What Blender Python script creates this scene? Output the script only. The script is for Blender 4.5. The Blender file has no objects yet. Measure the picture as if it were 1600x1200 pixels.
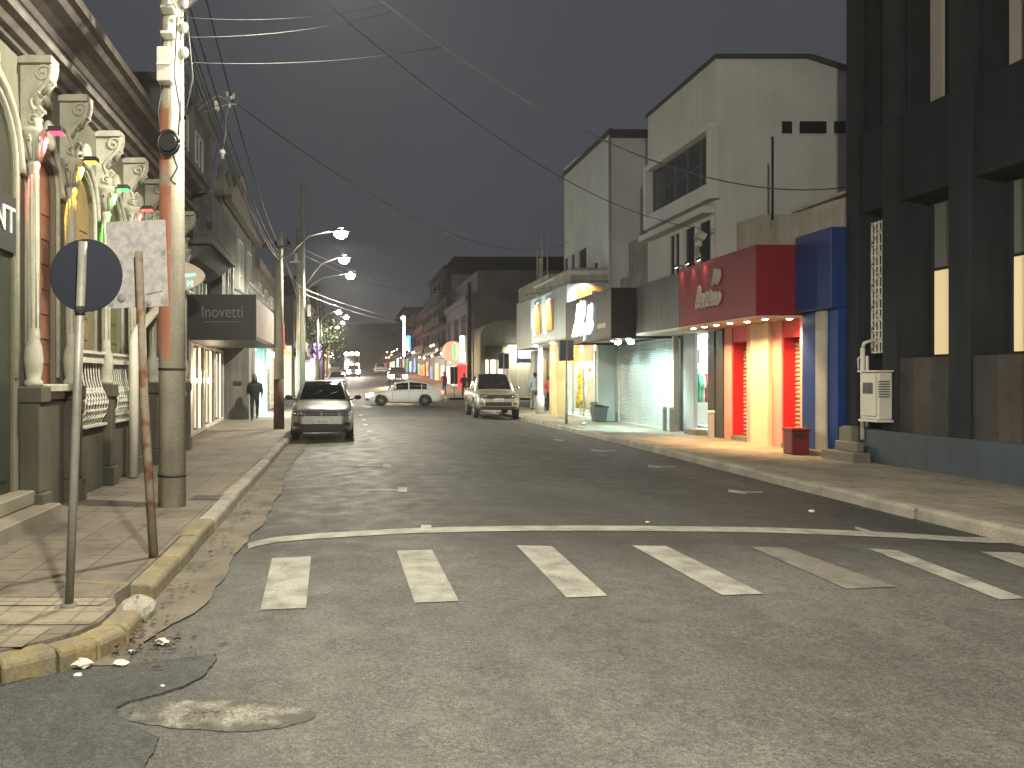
import bpy, math, random
from mathutils import Vector, Matrix, Euler
RND = random.Random(11)
sc = bpy.context.scene
COL = sc.collection
PI = math.pi
# one-point perspective of the photograph: focal length and vanishing point in photo pixels, eye height in metres
F, H, VX, VY = 1300.0, 1.7, 540.0, 590.0
KL, KR, FL, FR = -1.46, 6.95, -3.6, 9.7      # kerb faces and building lines of the street

def sstep(a, b, x):
    t = min(1, max(0, (x - a) / (b - a)))
    return t * t * (3 - 2 * t)

def gz(y):                                    # the street climbs beyond the crossing
    pts = [(0, 0), (50, 0), (64, .35), (76, .9), (130, 2.5), (220, 4.4), (420, 7.0), (900, 9)]
    if y <= 0: return 0.0
    for (a, za), (b, zb) in zip(pts, pts[1:]):
        if y <= b: return za + (zb - za) * (y - a) / (b - a)
    return 9.0

def zr(x, y):                                 # crowned road surface
    c = .10 * (1 - ((x - 2.75) / 3.75) ** 2) if abs(x - 2.75) < 3.75 else 0
    return gz(y) + c * sstep(1.5, 6.5, y) * (1 - .6 * sstep(43, 46, y) * (1 - sstep(56, 60, y)))

def G(px, py, up=0.0):                        # the road point seen at a photo pixel
    y = 10.0
    for _ in range(30):
        x = (px - VX) / F * y
        y = F * (H - zr(x, y) - up) / (py - VY)
    x = (px - VX) / F * y
    return Vector((x, y, zr(x, y) + up))

def P(px, py, y):                             # a point at depth y seen at a photo pixel
    return Vector(((px - VX) / F * y, y, H + (VY - py) / F * y))

# ------------------------------------------------------------------ mesh builder
class MB:
    def __init__(s): s.v = []; s.f = []; s.s = []; s.m = []
    def add(s, vs, fs, smooth=False, mi=0):
        o = len(s.v); s.v += [Vector(p) for p in vs]
        for f in fs:
            s.f.append([i + o for i in f]); s.s.append(smooth); s.m.append(mi)
        return s
    def box(s, x0, x1, y0, y1, z0, z1, mi=0):
        v = [(x0,y0,z0),(x1,y0,z0),(x1,y1,z0),(x0,y1,z0),(x0,y0,z1),(x1,y0,z1),(x1,y1,z1),(x0,y1,z1)]
        return s.add(v, [(3,2,1,0),(4,5,6,7),(0,1,5,4),(1,2,6,5),(2,3,7,6),(3,0,4,7)], False, mi)
    def obox(s, c, hx, hy, hz, rot, mi=0):
        m = Euler(rot).to_matrix(); c = Vector(c); n = len(s.v)
        s.box(-hx, hx, -hy, hy, -hz, hz, mi)
        for i in range(n, len(s.v)): s.v[i] = c + m @ s.v[i]
        return s
    def prism(s, poly, ax, a, b, mi=0, smooth=False):   # polygon in the two other axes, extruded along ax
        def q(p, t):
            return {'x': (t, p[0], p[1]), 'y': (p[0], t, p[1]), 'z': (p[0], p[1], t)}[ax]
        n = len(poly)
        vs = [q(p, a) for p in poly] + [q(p, b) for p in poly]
        s.add(vs, [tuple(range(n))[::-1], tuple(range(n, 2 * n))], False, mi)
        o = len(s.v) - 2 * n
        for i in range(n):
            j = (i + 1) % n
            s.f.append([o + i, o + j, o + n + j, o + n + i]); s.s.append(smooth); s.m.append(mi)
        return s
    def loft(s, rings, caps=True, smooth=True, mi=0, closed=True):
        n = len(rings[0]); o = len(s.v)
        for r in rings: s.v += [Vector(p) for p in r]
        for k in range(len(rings) - 1):
            for i in range(n if closed else n - 1):
                j = (i + 1) % n
                s.f.append([o + k*n + i, o + k*n + j, o + (k+1)*n + j, o + (k+1)*n + i]); s.s.append(smooth); s.m.append(mi)
        if caps and closed:
            s.f.append([o + i for i in range(n)][::-1]); s.s.append(False); s.m.append(mi)
            e = o + (len(rings) - 1) * n
            s.f.append([e + i for i in range(n)]); s.s.append(False); s.m.append(mi)
        return s
    def tube(s, pts, r, n=8, mi=0, caps=True, flat=1.0):
        pts = [Vector(p) for p in pts]; rings = []
        rr = r if isinstance(r, (list, tuple)) else [r] * len(pts)
        up = None
        for i, p in enumerate(pts):
            t = (pts[min(i + 1, len(pts) - 1)] - pts[max(i - 1, 0)])
            if t.length < 1e-9: t = Vector((0, 0, 1))
            t.normalize()
            if up is None: up = Vector((0, 0, 1)) if abs(t.z) < .9 else Vector((1, 0, 0))
            a = t.cross(up)
            if a.length < 1e-6: a = t.cross(Vector((0, 1, .1)))
            a.normalize(); b = a.cross(t).normalized(); up = b
            rings.append([p + a * (rr[i] * math.cos(2*PI*k/n)) + b * (rr[i] * flat * math.sin(2*PI*k/n)) for k in range(n)])
        return s.loft(rings, caps, True, mi)
    def lathe(s, prof, c, n=16, mi=0, ax='z', smooth=True):
        c = Vector(c); rings = []
        for r, h in prof:
            ring = []
            for k in range(n):
                a = 2 * PI * k / n; u, w = r * math.cos(a), r * math.sin(a)
                ring.append(c + Vector({'z': (u, w, h), 'y': (u, h, w), 'x': (h, u, w)}[ax]))
            rings.append(ring)
        return s.loft(rings, True, smooth, mi)
    def ell(s, c, rx, ry, rz, nu=14, nv=9, mi=0):
        c = Vector(c); rings = []
        for j in range(nv + 1):
            t = -PI / 2 + PI * j / nv; q = max(.02, math.cos(t))
            rings.append([c + Vector((rx*q*math.cos(2*PI*k/nu), ry*q*math.sin(2*PI*k/nu), rz*math.sin(t))) for k in range(nu)])
        return s.loft(rings, True, True, mi)
    def grid(s, fn, us, vs, mi=0, smooth=True):
        o = len(s.v); nu = len(us)
        for v in vs:
            for u in us: s.v.append(Vector(fn(u, v)))
        for j in range(len(vs) - 1):
            for i in range(nu - 1):
                s.f.append([o + j*nu + i, o + j*nu + i + 1, o + (j+1)*nu + i + 1, o + (j+1)*nu + i]); s.s.append(smooth); s.m.append(mi)
        return s

ORI = {}
def mesh_obj(name, mb, mats, origin=None, bevel=0.0, seg=1):
    o = Vector(origin) if origin is not None else Vector((0, 0, 0))
    me = bpy.data.meshes.new(name)
    me.from_pydata([tuple(v - o) for v in mb.v], [], mb.f)
    for m in (mats if isinstance(mats, (list, tuple)) else [mats]): me.materials.append(m)
    me.polygons.foreach_set('use_smooth', mb.s)
    me.polygons.foreach_set('material_index', mb.m)
    me.update()
    ob = bpy.data.objects.new(name, me); COL.objects.link(ob)
    if bevel:
        b = ob.modifiers.new('bevel', 'BEVEL'); b.width = bevel; b.segments = seg; b.limit_method = 'ANGLE'; b.angle_limit = math.radians(40)
    return ob

def tag(o, label, cat, group=None, kind=None):
    if label: o['label'] = label
    if cat: o['category'] = cat
    if group: o['group'] = group
    if kind: o['kind'] = kind
    return o
def thing(name, label, cat, loc, group=None, rotz=0, local=False):
    o = bpy.data.objects.new(name, None); COL.objects.link(o)
    o.location = loc; o.rotation_euler = (0, 0, rotz); o.empty_display_size = .3
    ORI[o.name] = Vector((0, 0, 0)) if local else Vector(loc)
    return tag(o, label, cat, group)
def part(name, mb, mats, parent, label=None, bevel=0.0, seg=1):
    ori = ORI[parent.name]
    o = mesh_obj(name, mb, mats, ori, bevel, seg); o.parent = parent; ORI[o.name] = ori
    if label: o['label'] = label
    return o
def islands(mb):
    n = len(mb.v); par = list(range(n))
    def find(i):
        while par[i] != i: par[i] = par[par[i]]; i = par[i]
        return i
    for f in mb.f:
        for i in f[1:]: par[find(i)] = find(f[0])
    grp = {}
    for k, f in enumerate(mb.f): grp.setdefault(find(f[0]), []).append(k)
    for ks in grp.values():
        ids = sorted({i for k in ks for i in mb.f[k]}); mp = {i: j for j, i in enumerate(ids)}
        o = MB(); o.v = [mb.v[i] for i in ids]; o.f = [[mp[i] for i in mb.f[k]] for k in ks]; o.s = [mb.s[k] for k in ks]; o.m = [mb.m[k] for k in ks]
        yield o
def parts(name, mb, mats, parent, label=None, bevel=0.0, seg=1):   # every separate piece a part of its own
    r = None
    for o in islands(mb): r = part(name, o, mats, parent, label, bevel, seg)
    return r
def single(name, mb, mats, label, cat, loc, group=None, bevel=0.0):
    o = mesh_obj(name, mb, mats, loc, bevel); o.location = loc; ORI[o.name] = Vector(loc)
    return tag(o, label, cat, group)
def struct(name, mb, mats, bevel=0.0, kind='structure'):
    o = mesh_obj(name, mb, mats, None, bevel); o['kind'] = kind; return o
def dup(src, loc, rotz=None, label=None, group=None, parent=None):
    c = src.copy(); COL.objects.link(c)
    if parent is not None: c.parent = parent
    if loc is not None: c.location = loc
    if rotz is not None: c.rotation_euler = (0, 0, rotz)
    if label: c['label'] = label
    if group: c['group'] = group
    for ch in list(src.children): dup(ch, None, parent=c)
    return c

# ------------------------------------------------------------------ materials
def M(name, col, rough=.75, metal=0.0, var=.14, vs=1.5, fine=.08, fs=45, bump=0.0, bs=60, streak=0.0, emit=None, es=0.0, spec=.5, coat=0.0, col2=None, mix=.5, ms=3.0, mw=.05):
    m = bpy.data.materials.new(name); m.use_nodes = True
    nt = m.node_tree; N = nt.nodes; L = nt.links
    b = N['Principled BSDF']
    b.inputs['Roughness'].default_value = rough; b.inputs['Metallic'].default_value = metal
    b.inputs['Specular IOR Level'].default_value = spec
    if coat: b.inputs['Coat Weight'].default_value = coat; b.inputs['Coat Roughness'].default_value = .08
    tc = N.new('ShaderNodeTexCoord')
    def noise(scale, det=4, vec=None):
        n = N.new('ShaderNodeTexNoise'); n.inputs['Scale'].default_value = scale; n.inputs['Detail'].default_value = det
        L.new(vec or tc.outputs['Object'], n.inputs['Vector']); return n.outputs['Fac']
    def mapr(x, a, bb, lo, hi):
        n = N.new('ShaderNodeMapRange'); L.new(x, n.inputs[0])
        for i, v in enumerate((a, bb, lo, hi)): n.inputs[i + 1].default_value = v
        return n.outputs[0]
    def mul(a, bb):
        n = N.new('ShaderNodeMath'); n.operation = 'MULTIPLY'; L.new(a, n.inputs[0]); L.new(bb, n.inputs[1]); return n.outputs[0]
    k = mapr(noise(vs), .3, .7, 1 - var, 1 + var)
    if fine: k = mul(k, mapr(noise(fs, 3), .3, .7, 1 - fine, 1 + fine))
    if streak:
        mp = N.new('ShaderNodeMapping'); mp.inputs['Scale'].default_value = (3.5, 3.5, .22); L.new(tc.outputs['Object'], mp.inputs['Vector'])
        k = mul(k, mapr(noise(1.6, 6, mp.outputs[0]), .38, .72, 1 + streak * .25, 1 - streak))
    base = N.new('ShaderNodeRGB'); base.outputs[0].default_value = (*col, 1); cout = base.outputs[0]
    if col2:
        mx = N.new('ShaderNodeMix'); mx.data_type = 'RGBA'; mx.inputs[7].default_value = (*col2, 1)
        L.new(cout, mx.inputs[6]); L.new(mapr(noise(ms, 8), mix - mw, mix + mw, 0, 1), mx.inputs[0]); cout = mx.outputs[2]
    vm = N.new('ShaderNodeVectorMath'); vm.operation = 'SCALE'; L.new(cout, vm.inputs[0]); L.new(k, vm.inputs['Scale'])
    L.new(vm.outputs[0], b.inputs['Base Color'])
    if bump:
        bp = N.new('ShaderNodeBump'); bp.inputs['Strength'].default_value = min(1, bump * 4); bp.inputs['Distance'].default_value = bump * .1
        L.new(noise(bs, 5), bp.inputs['Height']); L.new(bp.outputs[0], b.inputs['Normal'])
    if emit:
        b.inputs['Emission Color'].default_value = (*emit, 1); b.inputs['Emission Strength'].default_value = es
    return m

def E(name, col, st):                         # something that gives off light
    m = bpy.data.materials.new(name); m.use_nodes = True
    b = m.node_tree.nodes['Principled BSDF']
    b.inputs['Base Color'].default_value = (.6 * col[0] + .1, .6 * col[1] + .1, .6 * col[2] + .1, 1)
    b.inputs['Emission Color'].default_value = (*col, 1); b.inputs['Emission Strength'].default_value = st * 1.5
    b.inputs['Roughness'].default_value = .4
    return m
def E_patchy(name, col, st, sc_=1.6):           # a lit shop window: bright goods and dark gaps
    m = E(name, col, st); nt = m.node_tree; N = nt.nodes; L = nt.links
    tc = N.new('ShaderNodeTexCoord'); mp = N.new('ShaderNodeMapping'); mp.inputs['Scale'].default_value = (1, 1.6, .8); L.new(tc.outputs['Object'], mp.inputs['Vector'])
    n = N.new('ShaderNodeTexVoronoi'); n.inputs['Scale'].default_value = sc_; L.new(mp.outputs[0], n.inputs['Vector'])
    r = N.new('ShaderNodeMapRange'); L.new(n.outputs['Color'], r.inputs[0])
    for i, v in enumerate((.25, .8, .04, 1.9)): r.inputs[i + 1].default_value = v
    k = N.new('ShaderNodeMath'); k.operation = 'MULTIPLY'; L.new(r.outputs[0], k.inputs[0]); k.inputs[1].default_value = st * 1.5
    L.new(k.outputs[0], N['Principled BSDF'].inputs['Emission Strength'])
    return m
def glass_clear(name, tint=(.95, .97, .96), refl=.12):
    m = bpy.data.materials.new(name); m.use_nodes = True; nt = m.node_tree; N = nt.nodes; L = nt.links
    N.remove(N['Principled BSDF'])
    t = N.new('ShaderNodeBsdfTransparent'); t.inputs[0].default_value = (*tint, 1)
    g = N.new('ShaderNodeBsdfGlossy'); g.inputs['Roughness'].default_value = .03
    fr = N.new('ShaderNodeFresnel'); fr.inputs[0].default_value = 1.2
    fk = N.new('ShaderNodeMath'); fk.operation = 'MULTIPLY'; fk.inputs[1].default_value = .22; L.new(fr.outputs[0], fk.inputs[0])   # coated shop glass
    mx = N.new('ShaderNodeMixShader'); L.new(fk.outputs[0], mx.inputs[0]); L.new(t.outputs[0], mx.inputs[1]); L.new(g.outputs[0], mx.inputs[2])
    L.new(mx.outputs[0], N['Material Output'].inputs[0])
    return m
def glass_dark(name, col=(.012, .014, .018)):
    return M(name, col, rough=.06, var=.1, fine=0, spec=.6)

def asphalt(name, c=.075, tint=(1.0, .97, .9), seam=0, cracks=True):
    m = bpy.data.materials.new(name); m.use_nodes = True; nt = m.node_tree; N = nt.nodes; L = nt.links
    b = N['Principled BSDF']; tc = N.new('ShaderNodeTexCoord'); O = tc.outputs['Object']
    def noise(scale, det=5, sx=(1, 1, 1)):
        mp = N.new('ShaderNodeMapping'); mp.inputs['Scale'].default_value = sx; L.new(O, mp.inputs['Vector'])
        n = N.new('ShaderNodeTexNoise'); n.inputs['Scale'].default_value = scale; n.inputs['Detail'].default_value = det
        L.new(mp.outputs[0], n.inputs['Vector']); return n.outputs['Fac']
    def mapr(x, a, bb, lo, hi):
        n = N.new('ShaderNodeMapRange'); L.new(x, n.inputs[0])
        for i, v in enumerate((a, bb, lo, hi)): n.inputs[i + 1].default_value = v
        return n.outputs[0]
    def mul(a, bb):
        n = N.new('ShaderNodeMath'); n.operation = 'MULTIPLY'; L.new(a, n.inputs[0]); L.new(bb, n.inputs[1]); return n.outputs[0]
    k = mapr(noise(.35, 5), .35, .65, .78, 1.2)                       # repairs and wear
    k = mul(k, mapr(noise(.8, 6, (1.6, .25, 1)), .4, .66, 1.1, .8))  # tyre tracks along the street
    k = mul(k, mapr(noise(7, 6), .3, .7, .86, 1.14))
    k = mul(k, mapr(noise(90, 3), .3, .7, .55, 1.5)); k = mul(k, mapr(noise(32, 4), .3, .7, .72, 1.28))                  # aggregate
    v = N.new('ShaderNodeTexVoronoi'); v.inputs['Scale'].default_value = 140; L.new(O, v.inputs['Vector'])
    k = mul(k, mapr(v.outputs['Distance'], 0, .7, 1.25, .8))
    if cracks:
        ns = N.new('ShaderNodeTexNoise'); ns.inputs['Scale'].default_value = 1.7; ns.inputs['Detail'].default_value = 6; L.new(O, ns.inputs['Vector'])
        mm = N.new('ShaderNodeVectorMath'); mm.operation = 'MULTIPLY_ADD'; mm.inputs[1].default_value = (.9, .9, 0)
        L.new(ns.outputs['Color'], mm.inputs[0]); L.new(O, mm.inputs[2])
        vc = N.new('ShaderNodeTexVoronoi'); vc.feature = 'DISTANCE_TO_EDGE'; vc.inputs['Scale'].default_value = .42; L.new(mm.outputs[0], vc.inputs['Vector'])
        ck = mapr(vc.outputs['Distance'], 0, .006, .72, 1)
        gate = mapr(noise(.23, 2), .45, .55, 0, 1)
        mx = N.new('ShaderNodeMix'); mx.inputs[2].default_value = 1.0; L.new(gate, mx.inputs[0]); L.new(ck, mx.inputs[3]); k = mul(k, mx.outputs[0])
    if seam:                                   # a later, smoother and darker layer starts past the crossing
        sp = N.new('ShaderNodeSeparateXYZ'); L.new(O, sp.inputs[0])
        sa = N.new('ShaderNodeMath'); sa.operation = 'MULTIPLY_ADD'; sa.inputs[1].default_value = 1.6; L.new(noise(.9, 5), sa.inputs[0]); L.new(sp.outputs['Y'], sa.inputs[2])
        k = mul(k, mapr(sa.outputs[0], seam, seam + 1.4, 1.06, .58))
    rgb = N.new('ShaderNodeRGB'); rgb.outputs[0].default_value = (c * tint[0], c * tint[1], c * tint[2], 1)
    vm = N.new('ShaderNodeVectorMath'); vm.operation = 'SCALE'; L.new(rgb.outputs[0], vm.inputs[0]); L.new(k, vm.inputs['Scale'])
    L.new(vm.outputs[0], b.inputs['Base Color'])
    rg_ = mapr(noise(3, 4), .3, .7, .62, .85)
    if seam: rg_ = mul(rg_, mapr(sa.outputs[0], seam, seam + 1.4, 1.0, .92))
    L.new(rg_, b.inputs['Roughness']); b.inputs['Specular IOR Level'].default_value = .4
    bp = N.new('ShaderNodeBump'); bp.inputs['Strength'].default_value = .8; bp.inputs['Distance'].default_value = .006
    ad = N.new('ShaderNodeMath'); ad.operation = 'ADD'; L.new(noise(110, 3), ad.inputs[0]); L.new(noise(48, 3), ad.inputs[1])
    L.new(ad.outputs[0], bp.inputs['Height']); L.new(bp.outputs[0], b.inputs['Normal'])
    return m

def tiles(name, c1, c2, mortar, sx, sy, off=.5, rough=.8, bump=.25, msz=.012, dots=0):
    m = bpy.data.materials.new(name); m.use_nodes = True; nt = m.node_tree; N = nt.nodes; L = nt.links
    b = N['Principled BSDF']; tc = N.new('ShaderNodeTexCoord'); O = tc.outputs['Object']
    br = N.new('ShaderNodeTexBrick'); br.offset = off
    br.inputs['Color1'].default_value = (*c1, 1); br.inputs['Color2'].default_value = (*c2, 1); br.inputs['Mortar'].default_value = (*mortar, 1)
    br.inputs['Scale'].default_value = 1; br.inputs['Mortar Size'].default_value = msz; br.inputs['Brick Width'].default_value = sx; br.inputs['Row Height'].default_value = sy
    L.new(O, br.inputs['Vector'])
    def noise(scale, det=5):
        n = N.new('ShaderNodeTexNoise'); n.inputs['Scale'].default_value = scale; n.inputs['Detail'].default_value = det; L.new(O, n.inputs['Vector']); return n.outputs['Fac']
    def mapr(x, a, bb, lo, hi):
        n = N.new('ShaderNodeMapRange'); L.new(x, n.inputs[0])
        for i, v in enumerate((a, bb, lo, hi)): n.inputs[i + 1].default_value = v
        return n.outputs[0]
    def mul(a, bb):
        n = N.new('ShaderNodeMath'); n.operation = 'MULTIPLY'; L.new(a, n.inputs[0]); L.new(bb, n.inputs[1]); return n.outputs[0]
    k = mul(mapr(noise(1.1), .35, .65, .72, 1.2), mapr(noise(60, 3), .3, .7, .82, 1.18))
    k = mul(k, mapr(noise(6, 6), .5, .68, 1.05, .75))
    vm = N.new('ShaderNodeVectorMath'); vm.operation = 'SCALE'; L.new(br.outputs['Color'], vm.inputs[0]); L.new(k, vm.inputs['Scale'])
    L.new(vm.outputs[0], b.inputs['Base Color']); b.inputs['Roughness'].default_value = rough
    bp = N.new('ShaderNodeBump'); bp.inputs['Strength'].default_value = bump; bp.inputs['Distance'].default_value = .01
    h = mapr(br.outputs['Fac'], 0, 1, 1, 0)
    if dots:
        vo = N.new('ShaderNodeTexVoronoi'); vo.inputs['Scale'].default_value = dots; vo.inputs['Randomness'].default_value = 0; L.new(O, vo.inputs['Vector'])
        h = mul(h, mapr(vo.outputs['Distance'], .25, .42, 1, .2))
    ad = N.new('ShaderNodeMath'); ad.operation = 'ADD'; L.new(h, ad.inputs[0]); L.new(mapr(noise(40), 0, 1, 0, .4), ad.inputs[1])
    L.new(ad.outputs[0], bp.inputs['Height']); L.new(bp.outputs[0], b.inputs['Normal'])
    return m

def lamp(kind, loc, power, col, rot=None, size=.1, spot=None, blend=.5, parent=None, sx=None, sy=None):
    if kind == 'AREA':                        # a row of small lamps along the street
        n = max(1, round(sy / 2.4)); loc = Vector(loc)
        for i in range(n): lamp('SPOT', loc + Vector((0, ((i + .5) / n - .5) * sy, 0)), min(990, power / n * 2.2), col, rot, .05, 165, .8, parent)
        return
    d = bpy.data.lights.new('lamp_light', kind); d.energy = power * (1.0 if power > 1000 else 1.45); d.color = col
    d.shadow_soft_size = size
    if kind == 'SPOT': d.spot_size = math.radians(spot); d.spot_blend = blend
    o = bpy.data.objects.new('lamp_light', d); COL.objects.link(o); o.location = loc
    if rot is not None: o.rotation_euler = rot
    if parent is not None:
        o.location = Vector(loc) - ORI.get(parent.name, Vector((0, 0, 0))); o.parent = parent
    return o
def aim(d):                                   # euler that points a lamp's -Z along d
    return Vector(d).to_track_quat('-Z', 'Y').to_euler()

def text(name, body, size, loc, rot, mat, parent, ext=.01, align='CENTER', sxy=(1, 1)):
    cu = bpy.data.curves.new(name, 'FONT'); cu.body = body; cu.size = size; cu.extrude = ext; cu.align_x = align; cu.align_y = 'CENTER'
    t = bpy.data.objects.new(name, cu); COL.objects.link(t)
    dg = bpy.context.evaluated_depsgraph_get()
    me = bpy.data.meshes.new_from_object(t.evaluated_get(dg)); bpy.data.objects.remove(t)
    me.transform(Matrix.Diagonal((sxy[0], sxy[1], 1, 1)))
    mtx = Matrix.Translation(Vector(loc) - ORI[parent.name]) @ Euler(rot).to_matrix().to_4x4()
    me.transform(mtx); me.materials.clear(); me.materials.append(mat)
    o = bpy.data.objects.new(name, me); COL.objects.link(o); o.parent = parent; ORI[o.name] = ORI[parent.name]
    return o
FACE_CAM, FACE_W, FACE_E = (PI/2, 0, 0), (PI/2, 0, -PI/2), (PI/2, 0, PI/2)
# ------------------------------------------------------------------ shared materials
m_road = asphalt('asphalt', .098, (1.0, .98, .925), 7.6)
m_patch = asphalt('asphalt_patch', .068, (.95, .97, 1.0), cracks=False)
m_paint = M('road_paint', (.315, .31, .275), .8, var=.16, vs=3, fine=.22, fs=55, bump=.04, bs=90, col2=(.17, .165, .145), mix=.58, ms=5, mw=.16)
m_paint_worn = M('road_paint_worn', (.21, .20, .172), .8, var=.16, vs=3, fine=.22, fs=55, bump=.04, bs=90, col2=(.12, .113, .097), mix=.50, ms=6, mw=.2)
m_kerb = M('kerb_stone', (.27, .25, .21), .85, var=.3, vs=2.2, fine=.2, bump=.12, bs=25)
m_kerby = M('kerb_yellow', (.235, .18, .08), .8, var=.25, vs=3, fine=.2, bump=.1, bs=25, col2=(.18, .16, .115), mix=.50, ms=5, mw=.14)
m_gutter = M('gutter_concrete', (.145, .128, .10), .85, var=.25, vs=1.6, fine=.2, bump=.12, bs=18, col2=(.075, .068, .055), mix=.60, ms=2.2, mw=.12)
m_tile = tiles('pavement_tiles', (.165, .14, .11), (.15, .128, .103), (.098, .083, .067), .42, .42, 0.0, bump=.4)
m_tact = tiles('tactile_tiles', (.25, .22, .17), (.23, .2, .15), (.18, .14, .1), .25, .25, 0.0, bump=.9, dots=16)
m_walk = tiles('concrete_pavement', (.24, .215, .17), (.21, .19, .155), (.12, .105, .085), .9, .9, .3, bump=.3)
m_ground = M('earth', (.05, .048, .045), .9)

# ground, road
mb = MB()
ys = [-80, -20, 0, 20, 50, 64, 76, 100, 130, 170, 220, 300, 420, 600, 900]
mb.grid(lambda x, y: (x, y, gz(y) - .35), [-500, -120, -40, 0, 40, 120, 500], ys)
struct('ground', mb, m_ground)
mb = MB()
xs = [-80, -30, -12, -6, -3, -1.6] + [-1.0 + .25 * i for i in range(31)] + [6.95, 8, 12, 30, 80]
ys = [-40, -15, -6, -2] + [0 + .5 * i for i in range(28)] + [14 + 2 * i for i in range(60)] + [140 + 10 * i for i in range(28)]
mb.grid(lambda x, y: (x, y, zr(x, y)), xs, ys)
struct('road', mb, m_road)

def sheet(name, pts, mat, up=.006, n=14, m=6):      # a four-cornered painted sheet that follows the road
    a, b, c, d = [Vector(p) for p in pts]
    def fn(u, v):
        p = (a * (1-u) + b * u) * (1-v) + (d * (1-u) + c * u) * v
        return (p.x, p.y, zr(p.x, p.y) + up)
    return MB().grid(fn, [i / n for i in range(n + 1)], [j / m for j in range(m + 1)])

# crossing
STR = [((425,873),(486,870),(478,951),(407,954), 0), ((620,861),(675,860),(717,940),(648,943), 0), ((807,853),(862,854),(949,932),(885,935), 0),
       ((987,853),(1041,854),(1193,929),(1128,931), 0), ((1172,855),(1226,856),(1400,918),(1322,921), 1), ((1357,858),(1402,861),(1602,936),(1562,938), 0),
       ((1532,863),(1592,864),(1800,936),(1730,938), 0)]
for a, b, c, d, w in STR:
    struct('crosswalk_stripe', sheet('s', [G(*a), G(*b), G(*c), G(*d)], 0), m_paint_worn if w else m_paint)
# stop line
top = [(388,850),(405,845),(430,840),(500,834),(640,826),(760,823),(900,822),(1050,823),(1200,825),(1400,833),(1600,842),(1800,852)]
mb = MB()
for (x0, y0), (x1, y1) in zip(top, top[1:]):
    q = sheet('s', [G(x0, y0), G(x1, y1), G(x1, y1 + 8), G(x0, y0 + 8)], 0, n=4, m=1, up=.0062)
    mb.add(q.v, q.f, True)
struct('stop_line', mb, m_paint)
# parking bay ticks: a thin line and a stub
mb = MB()
def stroke(p, q, h):
    s = sheet('s', [G(*p), G(*q), G(q[0], q[1] + h), G(p[0], p[1] + h)], 0, n=4, m=1)
    mb.add(s.v, s.f, True)
for (x0, x1, y, h) in ((572, 622, 765, 2.2), (560, 597, 727, 1.6), (566, 588, 704, 1.2)): stroke((x0, y), (x1, y), h)
for (x0, x1, y, h) in ((622, 636, 762, 7), (598, 611, 725, 5), (588, 598, 703, 3.5), (579, 587, 685, 2.6), (573, 581, 673, 2.2), (568, 575, 663, 2), (565, 571, 655, 1.8), (561, 567, 648, 1.6)):
    stroke((x0, y), (x1, y), h)
for a, b, h in (((1138, 765), (1165, 769), 4), ((1165, 768.5), (1192, 768.5), 1.8), ((1012, 727), (1032, 729), 3), ((1032, 729), (1056, 729), 1.4), ((924, 702), (940, 704), 2.4), ((940, 704), (962, 704), 1.2), ((866, 686), (880, 688), 2),
                ((1336, 823), (1360, 830), 4), ((658, 821), (674, 821), 5)):
    stroke(a, b, h)
struct('parking_marks', mb, m_paint)

# asphalt patch, pothole and gutter in the near left corner
def blob(name, outline, mat, up, dish=0, rough=0, rings=6):
    c = sum((Vector(p) for p in outline), Vector()) / len(outline)
    mb = MB()
    R_ = [[None] * len(outline) for _ in range(rings + 1)]
    for k in range(rings + 1):
        t = max(.02, k / rings)
        for i, p in enumerate(outline):
            q = c + (Vector(p) - c) * t
            z = zr(q.x, q.y) + up - dish * (1 - t * t) + (RND.uniform(0, rough) if t < 1 else 0)
            R_[k][i] = (q.x, q.y, z)
    mb.loft(R_, caps=False, smooth=False)
    return struct(name, mb, mat)
def dense(pts, n=5, j=.0):
    out = []
    for i in range(len(pts)):
        a, b = Vector(pts[i]), Vector(pts[(i + 1) % len(pts)])
        for k in range(n):
            p = a.lerp(b, k / n); out.append(p + Vector((RND.uniform(-j, j), RND.uniform(-j, j), 0)))
    return out
pp = [G(-700, 1110), G(-200, 1085), G(0, 1069), G(120, 1053), G(190, 1043), G(260, 1034), G(336, 1025), G(338, 1034), G(328, 1046), G(318, 1060), G(285, 1076), G(240, 1090), G(205, 1098), G(182, 1108), G(184, 1120), G(205, 1135), G(250, 1156), G(238, 1180), G(226, 1202), G(210, 1240), G(-400, 1300), G(-800, 1250)]
q = dense(pp, 4, .006); mb = MB()
mb.add([(p.x, p.y, zr(p.x, p.y) + .014) for p in q] + [(p.x, p.y, zr(p.x, p.y) - .03) for p in q], [tuple(range(len(q)))] + [(i, (i + 1) % len(q), len(q) + (i + 1) % len(q), len(q) + i) for i in range(len(q))])
struct('asphalt_patch', mb, m_patch)
ph = []
for i in range(40):
    a = 2 * PI * i / 40
    rx = 146 + 9 * math.sin(3 * a + 1) + RND.uniform(-5, 5); ry = 27 + 3 * math.sin(2 * a) + RND.uniform(-1.5, 1.5)
    ph.append(G(338 + rx * math.cos(a), 1116 + ry * math.sin(a)))
m_rubble = M('rubble', (.34, .325, .285), .85, var=.35, vs=9, fine=.4, fs=60, bump=.4, bs=35, col2=(.085, .08, .068), mix=.50, ms=4, mw=.16)
nt = m_rubble.node_tree; N = nt.nodes; L = nt.links     # broken towards the middle, worn into the road at the rim
tc = N.new('ShaderNodeTexCoord'); mp = N.new('ShaderNodeMapping'); mp.vector_type = 'POINT'; mp.inputs['Location'].default_value = (-1, -1, 0); mp.inputs['Scale'].default_value = (2, 2, 0); L.new(tc.outputs['Generated'], mp.inputs['Vector'])
ln = N.new('ShaderNodeVectorMath'); ln.operation = 'LENGTH'; L.new(mp.outputs[0], ln.inputs[0])
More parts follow.
